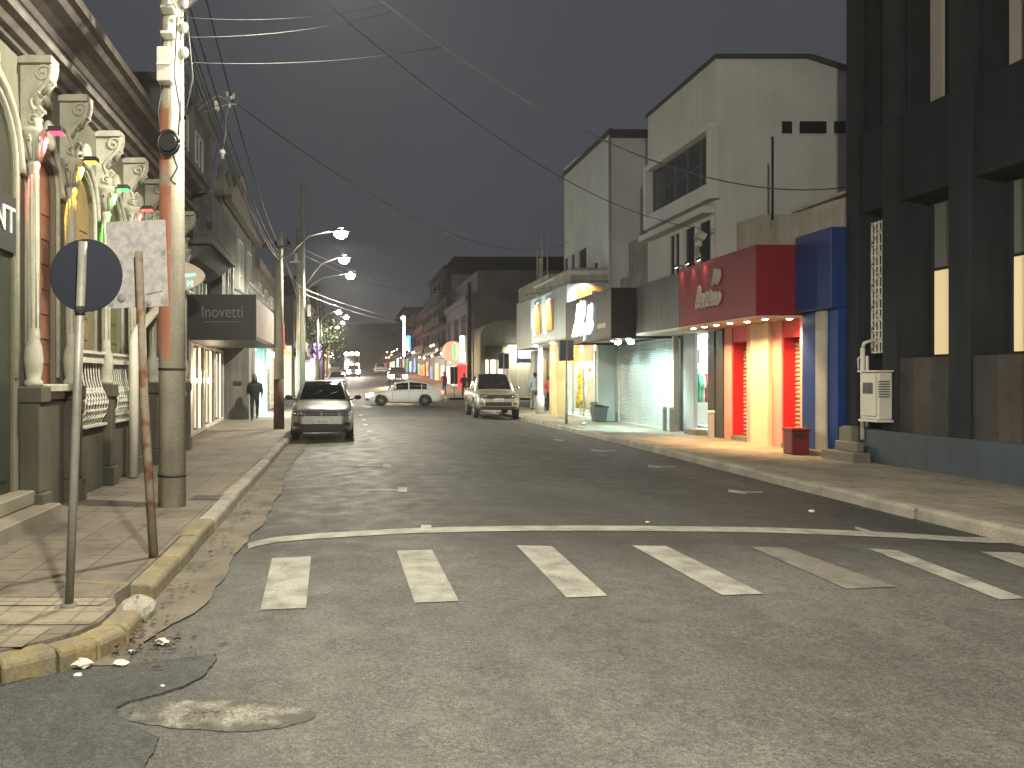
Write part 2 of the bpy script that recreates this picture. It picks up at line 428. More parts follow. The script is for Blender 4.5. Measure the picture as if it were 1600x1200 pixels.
nz = N.new('ShaderNodeTexNoise'); nz.inputs['Scale'].default_value = 7; nz.inputs['Detail'].default_value = 8; L.new(tc.outputs['Object'], nz.inputs['Vector'])
ad = N.new('ShaderNodeMath'); ad.operation = 'MULTIPLY_ADD'; ad.inputs[1].default_value = 1.3; L.new(nz.outputs['Fac'], ad.inputs[0]); L.new(ln.outputs['Value'], ad.inputs[2])
rg = N.new('ShaderNodeMapRange'); rg.inputs[1].default_value = 1.18; rg.inputs[2].default_value = 1.52; rg.inputs[3].default_value = 0; rg.inputs[4].default_value = 1; L.new(ad.outputs[0], rg.inputs[0])
b = N['Principled BSDF']; src = b.inputs['Base Color'].links[0].from_socket
mx = N.new('ShaderNodeMix'); mx.data_type = 'RGBA'; L.new(rg.outputs[0], mx.inputs[0]); L.new(src, mx.inputs[6]); mx.inputs[7].default_value = (.098, .0955, .088, 1); L.new(mx.outputs[2], b.inputs['Base Color'])
blob('pothole', ph, m_rubble, .004, 0, .008, 16)

# left gutter with a broken asphalt edge
mb = MB(); row = []
n = 160
for i in range(n + 1):
    y = 4.9 + (45 - 4.9) * (i / n) ** 1.7
    e = -1.0 + .022 * math.sin(y * 2.1) + .016 * math.sin(y * 5.3 + 1) + (.05 * math.sin(y * .7)) - .28 * (1 - sstep(4.9, 6.4, y)) + RND.uniform(-.012, .012)
    row.append((y, e))
mb.grid(lambda u, k: (-1.50 + (row[k][1] + 1.50) * u, row[k][0], zr(-1.5 + (row[k][1] + 1.5) * u, row[k][0]) + .006 + ((.008 if u == 1 else 0))), [0, .3, .6, .9, 1], list(range(n + 1)))
struct('gutter', mb, m_gutter)

# kerbs
def kerb_line(pts, w, h, side, mats, pick, base=None):
    """stones along a polyline whose points are the outer top edge; side=+1 puts the pavement on the right of the walk"""
    mb = MB()
    for (a, b) in zip(pts, pts[1:]):
        a = Vector((a[0], a[1], 0)); b = Vector((b[0], b[1], 0)); d = b - a; L_ = d.length
        k = max(1, round(L_ / .95)); d.normalize(); nrm = Vector((d.y, -d.x, 0)) * side
        for i in range(k):
            p = a + d * (L_ * i / k + .006); q = a + d * (L_ * (i + 1) / k - .006)
            dz = RND.uniform(-.012, .008); dx = nrm * RND.uniform(-.012, .012)
            p += dx; q += dx + nrm * RND.uniform(-.01, .01)
            mi = pick(p)
            rings = []
            for t in (p, q):
                z0 = gz(t.y); z1 = z0 + h + dz
                rings.append([t - nrm * .02 + Vector((0,0,z0-.1)), t - nrm * .012 + Vector((0,0,z1-.03)), t + nrm * .02 + Vector((0,0,z1)), t + nrm * w + Vector((0,0,z1)), t + nrm * w + Vector((0,0,z0-.1))])
            mb.loft(rings, True, False, mi)
    return mb
lk = [(-40, 4.25), (-6, 4.30), (-3.0, 4.38), (-2.3, 4.47), (-1.9, 4.58), (-1.66, 4.80), (-1.50, 5.0), (-1.40, 5.28), (-1.39, 5.62)]
struct('kerb', kerb_line(lk, .17, .135, -1, None, lambda p: 0), [m_kerby, m_kerb], .012)
lk2 = [(KL, 6.28), (KL, 12), (KL, 20), (KL, 44.2)]
struct('kerb', kerb_line(lk2, .17, .15, -1, None, lambda p: 0 if p.y < 9 else 1), [m_kerby, m_kerb], .012)
mb = MB(); mb.ell((-1.50, 5.93, .02), .15, .25, .11, 16, 10)
for i, v in enumerate(mb.v): mb.v[i] = v + Vector((RND.uniform(-1, 1), RND.uniform(-1, 1), RND.uniform(-1, 1))) * .012
mb.s = [False] * len(mb.s)
struct('kerb_stone', mb, m_kerb)
mb = kerb_line([(-1.62, 6.30), (-2.25, 6.42)], .11, .153, -1, None, lambda p: 0); struct('kerb', mb, [m_kerby, m_kerb], .01)
rk = [(KR - .1, 2.0), (KR - .1, 9), (KR - .1, 12), (KR, 17), (KR + .1, 21), (KR + .05, 28), (KR + .05, 44.2)]
struct('kerb', kerb_line(rk, .17, .15, 1, None, lambda p: 0), [m_kerb], .012)
for x, s in ((KL, -1), (KR, 1)):
    struct('kerb', kerb_line([(x, 57), (x, 76), (x, 130), (x, 220)], .17, .15, s, None, lambda p: 0), [m_kerb])

# pavements
def slab(name, outline, mat, z=.148, cut=None):
    mb = MB(); mb.prism([(p[0], p[1]) for p in outline], 'z', -.2, z); return struct(name, mb, mat)
slab('sidewalk', [(-40, 4.40), (-6, 4.45), (-3.0, 4.53), (-2.3, 4.62), (-1.99, 4.72), (-1.78, 4.92), (-1.65, 5.08), (-1.56, 5.32), (-1.56, 5.66), (-1.66, 5.95), (-1.625, 6.28), (-1.625, 44.2), (-12, 44.2), (-12, 8), (-40, 8)], m_tile)
mb = MB()
for y0, y1, x0, x1 in ((4.78, 5.16, -40, -1.86), (5.22, 5.62, -40, -1.60), (5.66, 5.84, -40, -1.68)): mb.add([(x0, y0, .153), (x1, y0, .153), (x1 + .04, y1, .153), (x0, y1, .153)], [(0, 1, 2, 3)])
struct('tactile_paving', mb, m_tact)
slab('sidewalk', [(KR + .06, 2.0), (40, 2.0), (40, 44.2), (KR + .215, 44.2), (KR + .215, 28), (KR + .265, 21), (KR + .165, 17), (KR + .065, 12), (KR + .065, 9)], m_walk)
for x0, x1 in ((-12, KL - .165), (KR + .165, 20)):
    mb = MB(); yy = [57, 64, 76, 100, 130, 170, 220]
    mb.grid(lambda x, y: (x, y, gz(y) + .15), [x0, x1], yy)
    mb.add([(x0, 57, .14), (x1, 57, .14), (x1, 57, -.2), (x0, 57, -.2)], [(0, 1, 2, 3)])
    struct('sidewalk', mb, m_walk)
# inspection covers let into the left pavement
m_iron = M('cast_iron', (.05, .045, .04), .6, metal=.6, var=.3, vs=9, bump=.2, bs=70)
mb = MB(); mb.box(-1.98, -1.58, 10.55, 10.95, .10, .154)
single('drain_cover', mb, m_iron, 'dark iron drain cover set in the left pavement beside the thick concrete pole', 'drain cover', (-1.78, 10.75, .15))
# ------------------------------------------------------------------ helpers for facades
def fb(mb, side, x, d0, d1, y0, y1, z0, z1, mi=0):
    a, b = x + side * d0, x + side * d1
    return mb.box(min(a, b), max(a, b), y0, y1, z0, z1, mi)
m_frame_w = M('white_frame', (.62, .62, .58), .5, var=.08)
m_frame_d = M('dark_frame', (.05, .05, .052), .5, var=.1)
m_pane_d = glass_dark('dark_pane')
m_glass = glass_clear('shop_glass')
def window(p, side, x, y0, y1, z0, z1, mf=None, mp=None, nv=1, nh=0, fw=.05, dep=.06, sill=False, label=None):
    mb = MB()
    fb(mb, side, x, .0, dep, y0, y1, z0, z0 + fw); fb(mb, side, x, .0, dep, y0, y1, z1 - fw, z1)
    fb(mb, side, x, .0, dep, y0, y0 + fw, z0 + fw, z1 - fw); fb(mb, side, x, .0, dep, y1 - fw, y1, z0 + fw, z1 - fw)
    for i in range(1, nv + 1):
        y = y0 + (y1 - y0) * i / (nv + 1); fb(mb, side, x, .0, dep * .8, y - fw * .35, y + fw * .35, z0 + fw, z1 - fw)
    for i in range(1, nh + 1):
        z = z0 + (z1 - z0) * i / (nh + 1); fb(mb, side, x, .0, dep * .7, y0 + fw, y1 - fw, z - fw * .3, z + fw * .3)
    if sill: fb(mb, side, x, .0, dep + .09, y0 - .06, y1 + .06, z0 - .07, z0 - .001)
    f = part('window', mb, mf or m_frame_w, p, label)
    q = MB(); fb(q, side, x, -.01, .018, y0 + fw * .5, y1 - fw * .5, z0 + fw * .5, z1 - fw * .5)
    part('pane', q, mp or m_pane_d, f)
    return f

def arch_wall(mb, y0, y1, oy0, oy1, z0, zb, zs, z1, xf, th, n=14):
    """a bay of wall with an arched opening oy0..oy1, sill zb, spring zs"""
    xb = xf - th
    mb.box(xb, xf, y0, oy0, z0, z1); mb.box(xb, xf, oy1, y1, z0, z1)
    if zb > z0: mb.box(xb, xf, oy0, oy1, z0, zb)
    c, r = (oy0 + oy1) / 2, (oy1 - oy0) / 2
    arc = [(c - r * math.cos(PI * k / n), zs + r * 1.05 * math.sin(PI * k / n)) for k in range(n + 1)]
    for (a, za), (b, zb2) in zip(arc, arc[1:]):
        mb.add([(xf, a, za), (xf, b, zb2), (xf, b, z1), (xf, a, z1), (xb, a, za), (xb, b, zb2), (xb, b, z1), (xb, a, z1)],
               [(0, 1, 2, 3), (5, 4, 7, 6), (1, 0, 4, 5)])

# ------------------------------------------------------------------ ornate corner building, near left
m_ecl = M('stucco_khaki', (.165, .162, .118), .85, var=.16, vs=1.2, streak=.18, bump=.06, bs=40)
m_orn = M('ornament_cream', (.44, .435, .36), .75, var=.16, vs=5, fine=.12, streak=.12, bump=.08, bs=30)
m_plinth = M('plinth_stone', (.088, .084, .062), .85, var=.2, vs=2, streak=.15, bump=.1, bs=40)
m_frieze = M('frieze_plaster', (.17, .155, .145), .85, var=.2, vs=2.2, streak=.3, bump=.06, bs=30)
m_stepst = M('step_stone', (.22, .20, .155), .8, var=.2, bump=.08)
m_brown = M('brown_shutter', (.20, .085, .05), .55, var=.15, vs=4)
m_ochre = M('ochre_shutter', (.26, .18, .08), .6, var=.15, vs=4)
m_olive = M('olive_shutter', (.16, .17, .07), .6, var=.15, vs=4)
m_dark = M('dark_interior', (.022, .022, .02), .8)
m_doorgr = M('green_door', (.035, .04, .028), .5, var=.2, vs=3)
m_iron_w = M('white_iron', (.62, .61, .55), .5, var=.12, vs=8)
XF = FL
bl = thing('ornate_building', 'ornate cream arcaded old building with coloured lights on its columns, at the near left pavement', 'building', (XF, 9, .15))
BAYS = [(7.2, 9.3, 7.62, 9.02, .15, 'door'), (9.3, 10.55, 9.52, 10.32, 1.62, m_brown), (10.55, 12.08, 10.82, 11.86, 1.08, m_ochre), (12.08, 13.55, 12.36, 13.3, 1.08, m_olive),
        (13.55, 15.0, 13.8, 14.75, .15, m_brown), (15.0, 16.4, 15.22, 16.2, 1.08, m_brown), (16.4, 17.9, 16.66, 17.66, 1.08, m_olive)]
mb = MB()
for y0, y1, a, b, zb, k in BAYS:
    arch_wall(mb, y0, y1, a, b, .1, zb, 3.95, 5.25, XF, .42)
mb.box(XF - .42, XF, 17.9, 18.6, .1, 5.25)
mb.box(-12, XF - .43, 18.2, 18.58, .1, 6.5); mb.box(-12, XF - .45, 6.9, 7.2, .1, 6.5)     # end walls
mb.box(XF - .43, XF, 6.9, 7.2, .1, 5.25)
part('wall', mb, m_ecl, bl)
mb = MB(); mb.box(-12, XF - .44, 7.21, 18.19, 6.3, 6.45); part('roof', mb, m_plinth, bl)
# entablature
prof = [(-.40, 5.252), (.07, 5.252), (.10, 5.29), (.16, 5.30), (.22, 5.36), (.30, 5.38), (.32, 5.44), (.12, 5.47), (.10, 5.50), (.10, 5.72), (.13, 5.73), (.16, 5.80), (.28, 5.84), (.42, 5.87), (.48, 5.93), (.56, 5.94), (.56, 6.05), (.52, 6.07), (.10, 6.13), (.06, 6.15), (.06, 6.62), (.10, 6.63), (.10, 6.72), (-.2, 6.72), (-.40, 6.3)]
mb = MB(); mb.prism([(XF + p[0], p[1]) for p in prof], 'y', 6.85, 18.62); part('cornice', mb, m_frieze, bl)
for y0, y1, a, b, zb, k in BAYS:
    c, r = (a + b) / 2, (b - a) / 2
    if k != 'door':
        mb = MB(); mb.box(XF - .12, XF - .06, a + .004, b - .004, zb + .004, 4.42)
        for i in range(9):
            z = zb + .25 + i * .3; 
            if z < 3.9: mb.box(XF - .06, XF - .045, a + .08, b - .08, z, z + .18)
        mb.box(XF - .06, XF - .035, c - .02, c + .02, zb + .004, 4.0)
        part('shutter', mb, k, bl)
    else:
        mb = MB(); mb.box(XF - .09, XF - .03, a + .004, b - .004, .465, 4.6); mb.box(XF - .03, XF - .015, c - .6, c + .6, .6, 2.9); part('door', mb, m_doorgr, bl)
        mb = MB(); mb.box(XF - .028, XF + .03, a + .01, b - .01, 3.04, 3.64); part_sign = part('sign_board', mb, m_frame_d, bl, 'black sign board over the doorway')
        m_let = M('letter_white', (.75, .74, .7), .5, var=.05)
        text('sign_letters', 'NT', .40, (XF + .034, b - .05, 3.36), FACE_E, m_let, part_sign, .012, 'RIGHT')
    # mouldings round the arch
    mb = MB(); n = 22
    for rr, w, dx in ((r + .055, .032, .01), (r + .14, .036, .04), (r + .23, .026, .02)):
        pts = [(XF + dx, c - rr, max(zb, 1.7))] + [(XF + dx, c - rr * math.cos(PI * i / n), 3.95 + rr * 1.05 * math.sin(PI * i / n)) for i in range(n + 1)] + [(XF + dx, c + rr, max(zb, 1.7))]
        if rr > r + .1: pts = pts[1:-1]
        mb.tube(pts, w, 8)
    part('arch_moulding', mb, m_orn, bl)
    # keystone ornament
    mb = MB(); mb.ell((XF + .06, c, 3.95 + (r + .13) * 1.05 + .10), .08, .11, .16, 10, 7); mb.ell((XF + .09, c, 3.95 + (r + .13) * 1.05 - .02), .06, .07, .09, 10, 7)
    part('keystone', mb, m_orn, bl)
    if k == 'door':
        mb = MB(); mb.box(XF - .3, XF + .42, a - .35, b + .30, .10, .30); mb.box(XF - .3, XF + .18, a - .2, b + .16, .302, .46); part('step', mb, m_stepst, bl, bevel=.015)
    if zb == 1.62:
        mb = MB(); mb.box(XF - .1, XF + .22, a - .06, b + .06, 1.53, 1.622); mb.box(XF, XF + .12, a, b, 1.44, 1.528); part('sill', mb, m_orn, bl, bevel=.012)
    if zb == 1.08:
        # pot-bellied iron balcony in front of the window
        mb = MB()
        def prof_b(z):                         # bulge
            t = (z - 1.06) / .92
            return .085 + .13 * math.exp(-((t - .30) / .24) ** 2)
        for i in range(9):
            y = a + .02 + (b - a - .04) * i / 8
            mb.tube([(XF + prof_b(1.06 + .92 * j / 9), y, 1.06 + .92 * j / 9) for j in range(10)], .011, 5)
        for i in range(8):
            y = a + .02 + (b - a - .04) * (i + .5) / 8
            for z, rr in ((1.20, .065), (1.38, .05), (1.52, .035)):
                mb.tube([(XF + prof_b(z + rr * math.sin(t)) + .01, y + rr * math.cos(t), z + rr * math.sin(t)) for t in [2 * PI * q / 10 for q in range(11)]], .011, 5)
        for yy in (a, b):
            for z in (1.1, 1.5, 1.9): mb.tube([(XF - .02, yy, z), (XF + prof_b(z), yy, z)], .012, 5)
        mb.box(XF + .02, XF + .15, a - .03, b + .03, 1.90, 2.02); mb.box(XF + .01, XF + .19, a - .05, b + .05, 2.022, 2.06); mb.box(XF - .02, XF + .20, a - .02, b + .02, 1.03, 1.062)
        part('balcony_railing', mb, m_iron_w, bl)
# dado panels under the windows
mb = MB()
for y0, y1, a, b, zb, k in BAYS:
    if zb == 1.08: mb.box(XF + .002, XF + .13, a - .04, b + .04, .1, 1.02)
    if zb == 1.62: mb.box(XF + .002, XF + .10, a - .02, b + .02, .1, 1.43)
parts('dado_panel', mb, m_plinth, bl, bevel=.01)
# columns with pedestals, capitals and scroll brackets
CY = [9.28, 10.55, 12.08, 13.55, 15.0, 16.4, 17.9, 7.3]
for i, y in enumerate(CY):
    mb = MB(); mb.box(XF + .003, XF + .28, y - .14, y + .14, .14, .42); mb.box(XF + .004, XF + .23, y - .115, y + .115, .422, 1.42); mb.box(XF + .002, XF + .27, y - .14, y + .14, 1.422, 1.60)
    ped = part('pedestal', mb, m_plinth, bl, bevel=.012)
    mb = MB()
    cx = XF + .12
    mb.lathe([(.10, 1.602), (.105, 1.65), (.075, 1.69), (.095, 1.78), (.108, 1.90), (.09, 2.04), (.064, 2.12), (.072, 2.15), (.066, 2.2), (.062, 3.2), (.056, 4.0), (.06, 4.02), (.072, 4.06), (.066, 4.1)], (cx, y, 0), 18)
    for k in range(8):                         # fluting ridges
        t = 2 * PI * k / 8; mb.tube([(cx + .063 * math.cos(t), y + .063 * math.sin(t), 2.25), (cx + .055 * math.cos(t), y + .055 * math.sin(t), 3.95)], .009, 5)
    colm = part('column', mb, m_orn, bl)
    mb = MB()                                  # leafy capital
    mb.lathe([(.066, 4.1), (.075, 4.16), (.09, 4.26), (.13, 4.40), (.145, 4.42), (.145, 4.46)], (cx, y, 0), 14)
    for k in range(8):
        t = 2 * PI * k / 8
        mb.tube([(cx + .07 * math.cos(t), y + .07 * math.sin(t), 4.12), (cx + .11 * math.cos(t), y + .11 * math.sin(t), 4.26), (cx + .15 * math.cos(t), y + .15 * math.sin(t), 4.36), (cx + .165 * math.cos(t), y + .165 * math.sin(t), 4.31)], [.022, .03, .024, .012], 6)
    part('capital', mb, m_orn, colm)
    mb = MB()                                  # scroll bracket up to the cornice
    S = [(.15 + .02 * math.cos(t * 6.0) + .17 * sstep(.35, .85, t) - .04 * math.exp(-((t - .45) / .12) ** 2), 4.462 + .70 * t) for t in [q / 16 for q in range(17)]]
    mb.prism([(XF, 4.462)] + [(XF + a_, z_) for a_, z_ in S] + [(XF, 5.165)], 'y', y - .07, y + .07)
    for dy in (-.07, -.025, .025, .07): mb.tube([(XF + a_ + .004, y + dy, z_) for a_, z_ in S], [.022 + .012 * sstep(.5, 1, q / 16) for q in range(17)], 6)
    for (ux, uz, rr) in ((.25, 5.06, .10), (.14, 4.55, .06)):      # volutes
        for dy in (-.082, .082):
            mb.tube([(XF + ux + rr * (1 - t) * math.cos(9 * t + .6), y + dy, uz + rr * (1 - t) * math.sin(9 * t + .6)) for t in [q / 22 * .88 for q in range(23)]], .019, 5)
    for k, (t, w) in enumerate(((.30, .05), (.50, .06), (.70, .075))):   # leaf lobes
        i_ = int(t * 16); a_, z_ = S[i_]
        for dy in (-.06, 0, .06): mb.tube([(XF + a_ - .01, y + dy * .6, z_ - .08), (XF + a_ + .035, y + dy, z_ + .02), (XF + a_ + .075, y + dy * 1.3, z_ + .05), (XF + a_ + .085, y + dy * 1.35, z_ + .02)], [.018, .03, .024, .01], 6)
    mb.box(XF, XF + .36, y - .13, y + .13, 5.17, 5.25)
    part('bracket', mb, m_orn, bl)
# white downpipe with a crank
m_pipe = M('white_pipe', (.60, .58, .49), .55, var=.1)
mb = MB()
def q2(px, py, x): return PXY(px, py, x)
def PXY(px, py, X):
    y = X * F / (px - VX); return Vector((X, y, H + (VY - py) / F * y))
a0 = PXY(257, 470, XF + .33); a1 = PXY(209, 523, XF + .33); a2 = PXY(208, 716, XF + .33)
mb.tube([a0 + Vector((0, 0, 1.2)), a0, a0 + (a1 - a0) * .08, a0 + (a1 - a0) * .92, a1 + Vector((0, 0, -.08)), Vector((a1.x, a1.y, .17))], .075, 12)
part('downpipe', mb, m_pipe, bl)
# small coloured floodlights on the columns
m_led_body = M('led_body', (.03, .03, .03), .5)
COLS = [((1, .02, .05), 'red'), ((1, .50, .03), 'amber'), ((.03, 1, .06), 'green'), ((1, .03, .03), 'red')]
LP = [(48, 200), (116, 241), (161, 291), (197, 322)]
WHERE = ['over the leftmost visible column', 'on the second column from the left', 'on the third column from the left', 'on the column just above the pale notice board']
for i, ((c, nm), (px, py)) in enumerate(zip(COLS, LP)):
    y = CY[i]; z = 4.40
    t = thing('spotlight', f'{nm} coloured floodlight {WHERE[i]} of the ornate facade', 'spotlight', (XF + .34, y - .02, z), 'coloured floodlights on the columns')
    mb = MB(); mb.box(XF + .30, XF + .46, y - .075, y + .075, z + .03, z + .09); mb.tube([(XF + .12, y, z + .05), (XF + .31, y, z + .06)], .014, 6); part('housing', mb, m_led_body, t, bevel=.008)
    mb = MB(); mb.box(XF + .31, XF + .45, y - .065, y + .065, z + .018, z + .029); part('lens', mb, E('led_' + nm + str(i), c, 3.5), t)
    lamp('SPOT', (XF + .36, y - .02, z), [420, 260, 300, 120][i], c, aim((-.80, .24, -.85)), .03, 56, .8, t)

# ------------------------------------------------------------------ grey building with the shop on its ground floor
m_grey1 = M('grey_render', (.15, .15, .15), .85, var=.2, vs=.9, streak=.3, bump=.05)
m_grey2 = M('pale_render', (.20, .198, .19), .85, var=.2, vs=.9, streak=.35, bump=.05)
m_black = M('black_panel', (.016, .016, .020), .5, var=.2)
m_sign_grey = M('sign_letter_grey', (.16, .16, .175), .5, var=.05)
m_pinkp = M('pale_pink_panel', (.52, .45, .42), .6, var=.12, vs=2)
XG = -3.92
g1 = thing('grey_building', 'tall plain grey building with a heavy balcony above the black shop canopy on the left', 'building', (XG, 18.62, .15))
mb = MB()
mb.box(-12, XG, 18.62, 24.2, 2.95, 8.55); mb.box(-12, XG - 1.25, 18.62, 24.2, .1, 2.95); mb.box(XG - 1.25, XG - .35, 18.62, 18.9, .1, 2.95)
part('wall', mb, m_grey1, g1)
mb = MB(); mb.prism([(XG, 8.55), (XG + .14, 8.58), (XG + .2, 8.7), (XG + .2, 8.85), (XG - .3, 8.85), (XG - .3, 8.55)], 'y', 18.63, 24.2); mb.box(XG, XG + .08, 18.63, 24.2, 6.35, 6.5); part('cornice', mb, m_grey1, g1)
for y in (19.0, 20.9, 23.7):
    mb = MB(); mb.box(XG + .002, XG + .10, y - .16, y + .16, 6.51, 8.54); part('pilaster', mb, m_grey2, g1)
for y0, y1, z0, z1 in ((19.5, 20.5, 6.6, 8.1), (21.5, 22.6, 6.6, 8.1), (19.6, 20.6, 4.3, 4.74), (20.2, 21.3, 3.2, 4.5), (22.0, 23.1, 3.2, 4.5)):
    window(g1, 1, XG, y0, y1, z0, z1, m_frame_w, None, 1, 1, .06)
mb = MB(); mb.box(XG + .003, XG + .85, 19.1, 23.3, 4.78, 4.95); mb.box(XG + .72, XG + .85, 19.1, 23.3, 4.952, 5.95); mb.box(XG + .003, XG + .719, 19.1, 19.22, 4.952, 5.95); mb.box(XG + .003, XG + .719, 23.18, 23.3, 4.952, 5.95)
mb.prism([(XG, 4.3), (XG + .10, 4.32), (XG + .45, 4.5), (XG + .75, 4.78), (XG, 4.78)], 'y', 19.3, 23.1)
part('balcony', mb, m_grey1, g1, bevel=.015)
# recessed glazed front, slanting inwards
def slant(y): return -3.86 - (y - 18.9) * .055
lab = ['', '']
m_warm = E('warm_strip', (1.0, .76, .46), 1.3)
for k, (ya, yb) in enumerate(((19.0, 21.6), (21.7, 24.15), (24.3, 27.2), (27.3, 30.4))):
    xa, xb = slant(ya), slant(yb); mb = MB()
    ang = math.atan2(yb - ya, xb - xa)
    for t in (0, .5, 1):
        c = Vector((xa + (xb - xa) * t, ya + (yb - ya) * t, 1.42)); mb.obox(c, .05, .04, 1.24, (0, 0, ang))
    for z in (.22, 2.62): mb.obox(((xa + xb) / 2, (ya + yb) / 2, z), math.hypot(xb - xa, yb - ya) / 2, .045, .05, (0, 0, ang))
    f = part('shop_window', mb, m_frame_w, g1 if k < 2 else g1)
    mb = MB(); mb.add([(xa, ya, .25), (xb, yb, .25), (xb, yb, 2.6), (xa, ya, 2.6)], [(0, 1, 2, 3)]); part('pane', mb, M('tinted_pane', (.02, .022, .025), .12, var=.1), f)
    mb = MB()                                   # interior glow on the white mullions, put in as glowing strips
    for t in (.5,):
        c = Vector((xa + (xb - xa) * t + .055, ya + (yb - ya) * t, 1.42)); mb.obox(c, .035, .02, 1.10, (0, 0, ang))
    parts('light_strip', mb, m_warm, f)
mb = MB(); mb.box(XG - .6, XG + 1.77, 20.0, 25.4, 2.60, 2.68); mb.box(XG + .004, XG + 1.77, 20.0, 25.4, 3.62, 3.70); mb.box(XG + .004, XG + 1.77, 20.0, 20.06, 2.68, 3.62); mb.box(XG + .004, XG + 1.77, 25.34, 25.4, 2.68, 3.62)
can = part('shop_canopy', mb, m_black, g1)
mb = MB(); mb.box(XG + .02, XG + .22, 19.6, 19.9, .14, 2.6); part('pier', mb, m_black, g1)
mb = MB(); mb.box(XG + 1.72, XG + 1.772, 20.07, 25.33, 2.69, 3.61); part('side_panel', mb, m_pinkp, can)
text('sign_letters', 'Inovetti', .40, (-2.96, 19.985, 3.27), FACE_CAM, m_sign_grey, can, .008, sxy=(.83, 1))
mb = MB(); mb.box(-3.4, -2.5, 19.985, 19.998, 3.03, 3.045); part('sign_rule', mb, m_sign_grey, can)

for y in (21.2, 24.6):  # bright reflections in the glass, added as small glowing bulbs
    t = thing('glint_bulb', 'reflection built as bulb at the ' + ('near' if y < 22 else 'far') + ' mullion of the glass front under the black canopy', 'lamp', (slant(y) + .1, y, 1.62), 'reflections on the glass front built as bulbs')
    mb = MB(); mb.ell((slant(y) + .13, y, 1.62), .07, .07, .07, 12, 8); part('bulb', mb, E('glint_warm', (1, .86, .6), 22), t)
    mb = MB(); mb.tube([(slant(y) + .02, y, 1.62), (slant(y) + .08, y, 1.62)], .02, 6); part('stem', mb, m_frame_d, t)
    lamp('POINT', (slant(y) + .26, y, 1.62), 14, (1, .8, .5), size=.06, parent=t)

# ------------------------------------------------------------------ building with the ornate parapet
g2 = thing('parapet_building', 'grey two storey building with a pale ornate parapet past the black canopy', 'building', (XF, 24.22, .15))
mb = MB(); mb.box(-12, XF, 24.22, 33.0, 2.95, 7.0); mb.box(-12, XF - 1.45, 24.22, 31.0, .1, 2.95); mb.box(-12, XF, 31.0, 33.0, .1, 2.95); part('wall', mb, m_grey2, g2)
mb = MB()
out = [(24.3, 7.0), (24.3, 7.5), (25.6, 7.5), (25.8, 7.7), (26.6, 7.75), (27.2, 8.1), (27.9, 8.5), (28.6, 8.62), (29.3, 8.5), (30, 8.1), (30.6, 7.75), (31.4, 7.7), (31.6, 7.5), (32.95, 7.5), (32.95, 7.0)]
mb.prism(out, 'x', XF - .25, XF + .06); mb.box(XF + .062, XF + .28, 24.3, 32.95, 6.86, 7.05)
for y in (24.6, 26.2, 31, 32.6): mb.lathe([(.10, 7.5), (.14, 7.6), (.08, 7.7), (.13, 7.85), (.02, 8.05)], (XF - .08, y, .0 if y in (24.6, 32.6) else .22), 10)
mb.lathe([(.3, -.04), (.34, .02), (.22, .06), (.02, .07)], (XF + .06, 28.6, 7.9), 18, ax='x')
part('parapet', mb, M('parapet_stone', (.26, .25, .21), .85, var=.2, streak=.3), g2)
for y in (25.0, 27.6, 30.2): window(g2, 1, XF, y, y + 1.1, 4.0, 6.3, m_frame_w, None, 1, 1, .07, .08, True)
mb = MB(); mb.box(XF + .003, XF + .5, 26.8, 31.8, 3.72, 3.88)
for i in range(24): mb.tube([(XF + .46, 26.85 + i * .213, 3.88), (XF + .46, 26.85 + i * .213, 4.75)], .012, 5)
mb.box(XF + .44, XF + .49, 26.8, 31.8, 4.752, 4.80); part('balcony', mb, m_grey1, g2)
mb = MB(); mb.box(XF - .55, XF - .25, 30.94, 30.997, 1.45, 1.56); part('wall_plate', mb, m_frame_d, g2)

# oval projecting sign just behind the thick concrete pole
m_board = M('sign_cream', (.66, .57, .48), .6, var=.08)
m_cy = E('cyan_letter', (.25, .95, .85), .75)
so = thing('oval_sign', 'pale leaf shaped sign with turquoise lettering sticking out behind the thick concrete pole', 'sign', (XF + .06, 17.4, 3.85))
c = P(281, 432, 17.4); mb = MB(); o_ = []
for k in range(28):
    t = 2 * PI * k / 28; o_.append((c.x + .53 * math.copysign(abs(math.cos(t)) ** 1.15, math.cos(t)), c.z + .33 * math.sin(t) * (1 - .18 * math.cos(t))))
mb.prism(o_, 'y', 17.36, 17.44); part('panel', mb, m_board, so, bevel=.01)
text('sign_letters', 'M', .17, (c.x + .22, 17.35, c.z - .16), FACE_CAM, m_cy, so, .006)
mb = MB(); mb.obox((c.x + .2, 17.35, c.z + .02), .13, .006, .022, (0, -.12, 0)); part('sign_dash', mb, m_cy, so)
mb = MB(); mb.tube([(XF - .05, 17.4, c.z + .1), (XF + .14, 17.4, c.z + .1)], .02, 6); part('bracket', mb, m_frame_d, so)

# ------------------------------------------------------------------ turquoise-lit shop up to the crossing
g3 = thing('lit_shop_building', 'low building with a bright turquoise lit shopfront behind the walking man', 'building', (XF, 33.05, .15))
m_turq = M('turquoise_wall', (.35, .72, .66), .6, var=.08)
m_offw = M('off_white', (.6, .6, .55), .7, var=.1)
mb = MB(); mb.box(-12, XF, 33.02, 44.0, 3.0, 6.4); mb.box(-12, XF, 43.6, 44.0, .1, 3.0); mb.box(-12, XF, 38.1, 39.2, .1, 3.0); mb.box(-12, -7, 33.02, 43.6, .1, 3.0); part('wall', mb, m_grey2, g3)
mb = MB(); mb.box(XF + .002, XF + .2, 33.1, 44.0, 6.1, 6.45); part('cornice', mb, m_grey2, g3)
mb = MB(); mb.box(-6.99, XF - .01, 33.02, 38.09, .151, .20); mb.box(-6.99, -6.9, 33.06, 38.06, .2, 2.99); mb.box(-6.9, XF - .02, 37.9, 38.06, .2, 2.99); part('interior', mb, m_turq, g3)
mb = MB()
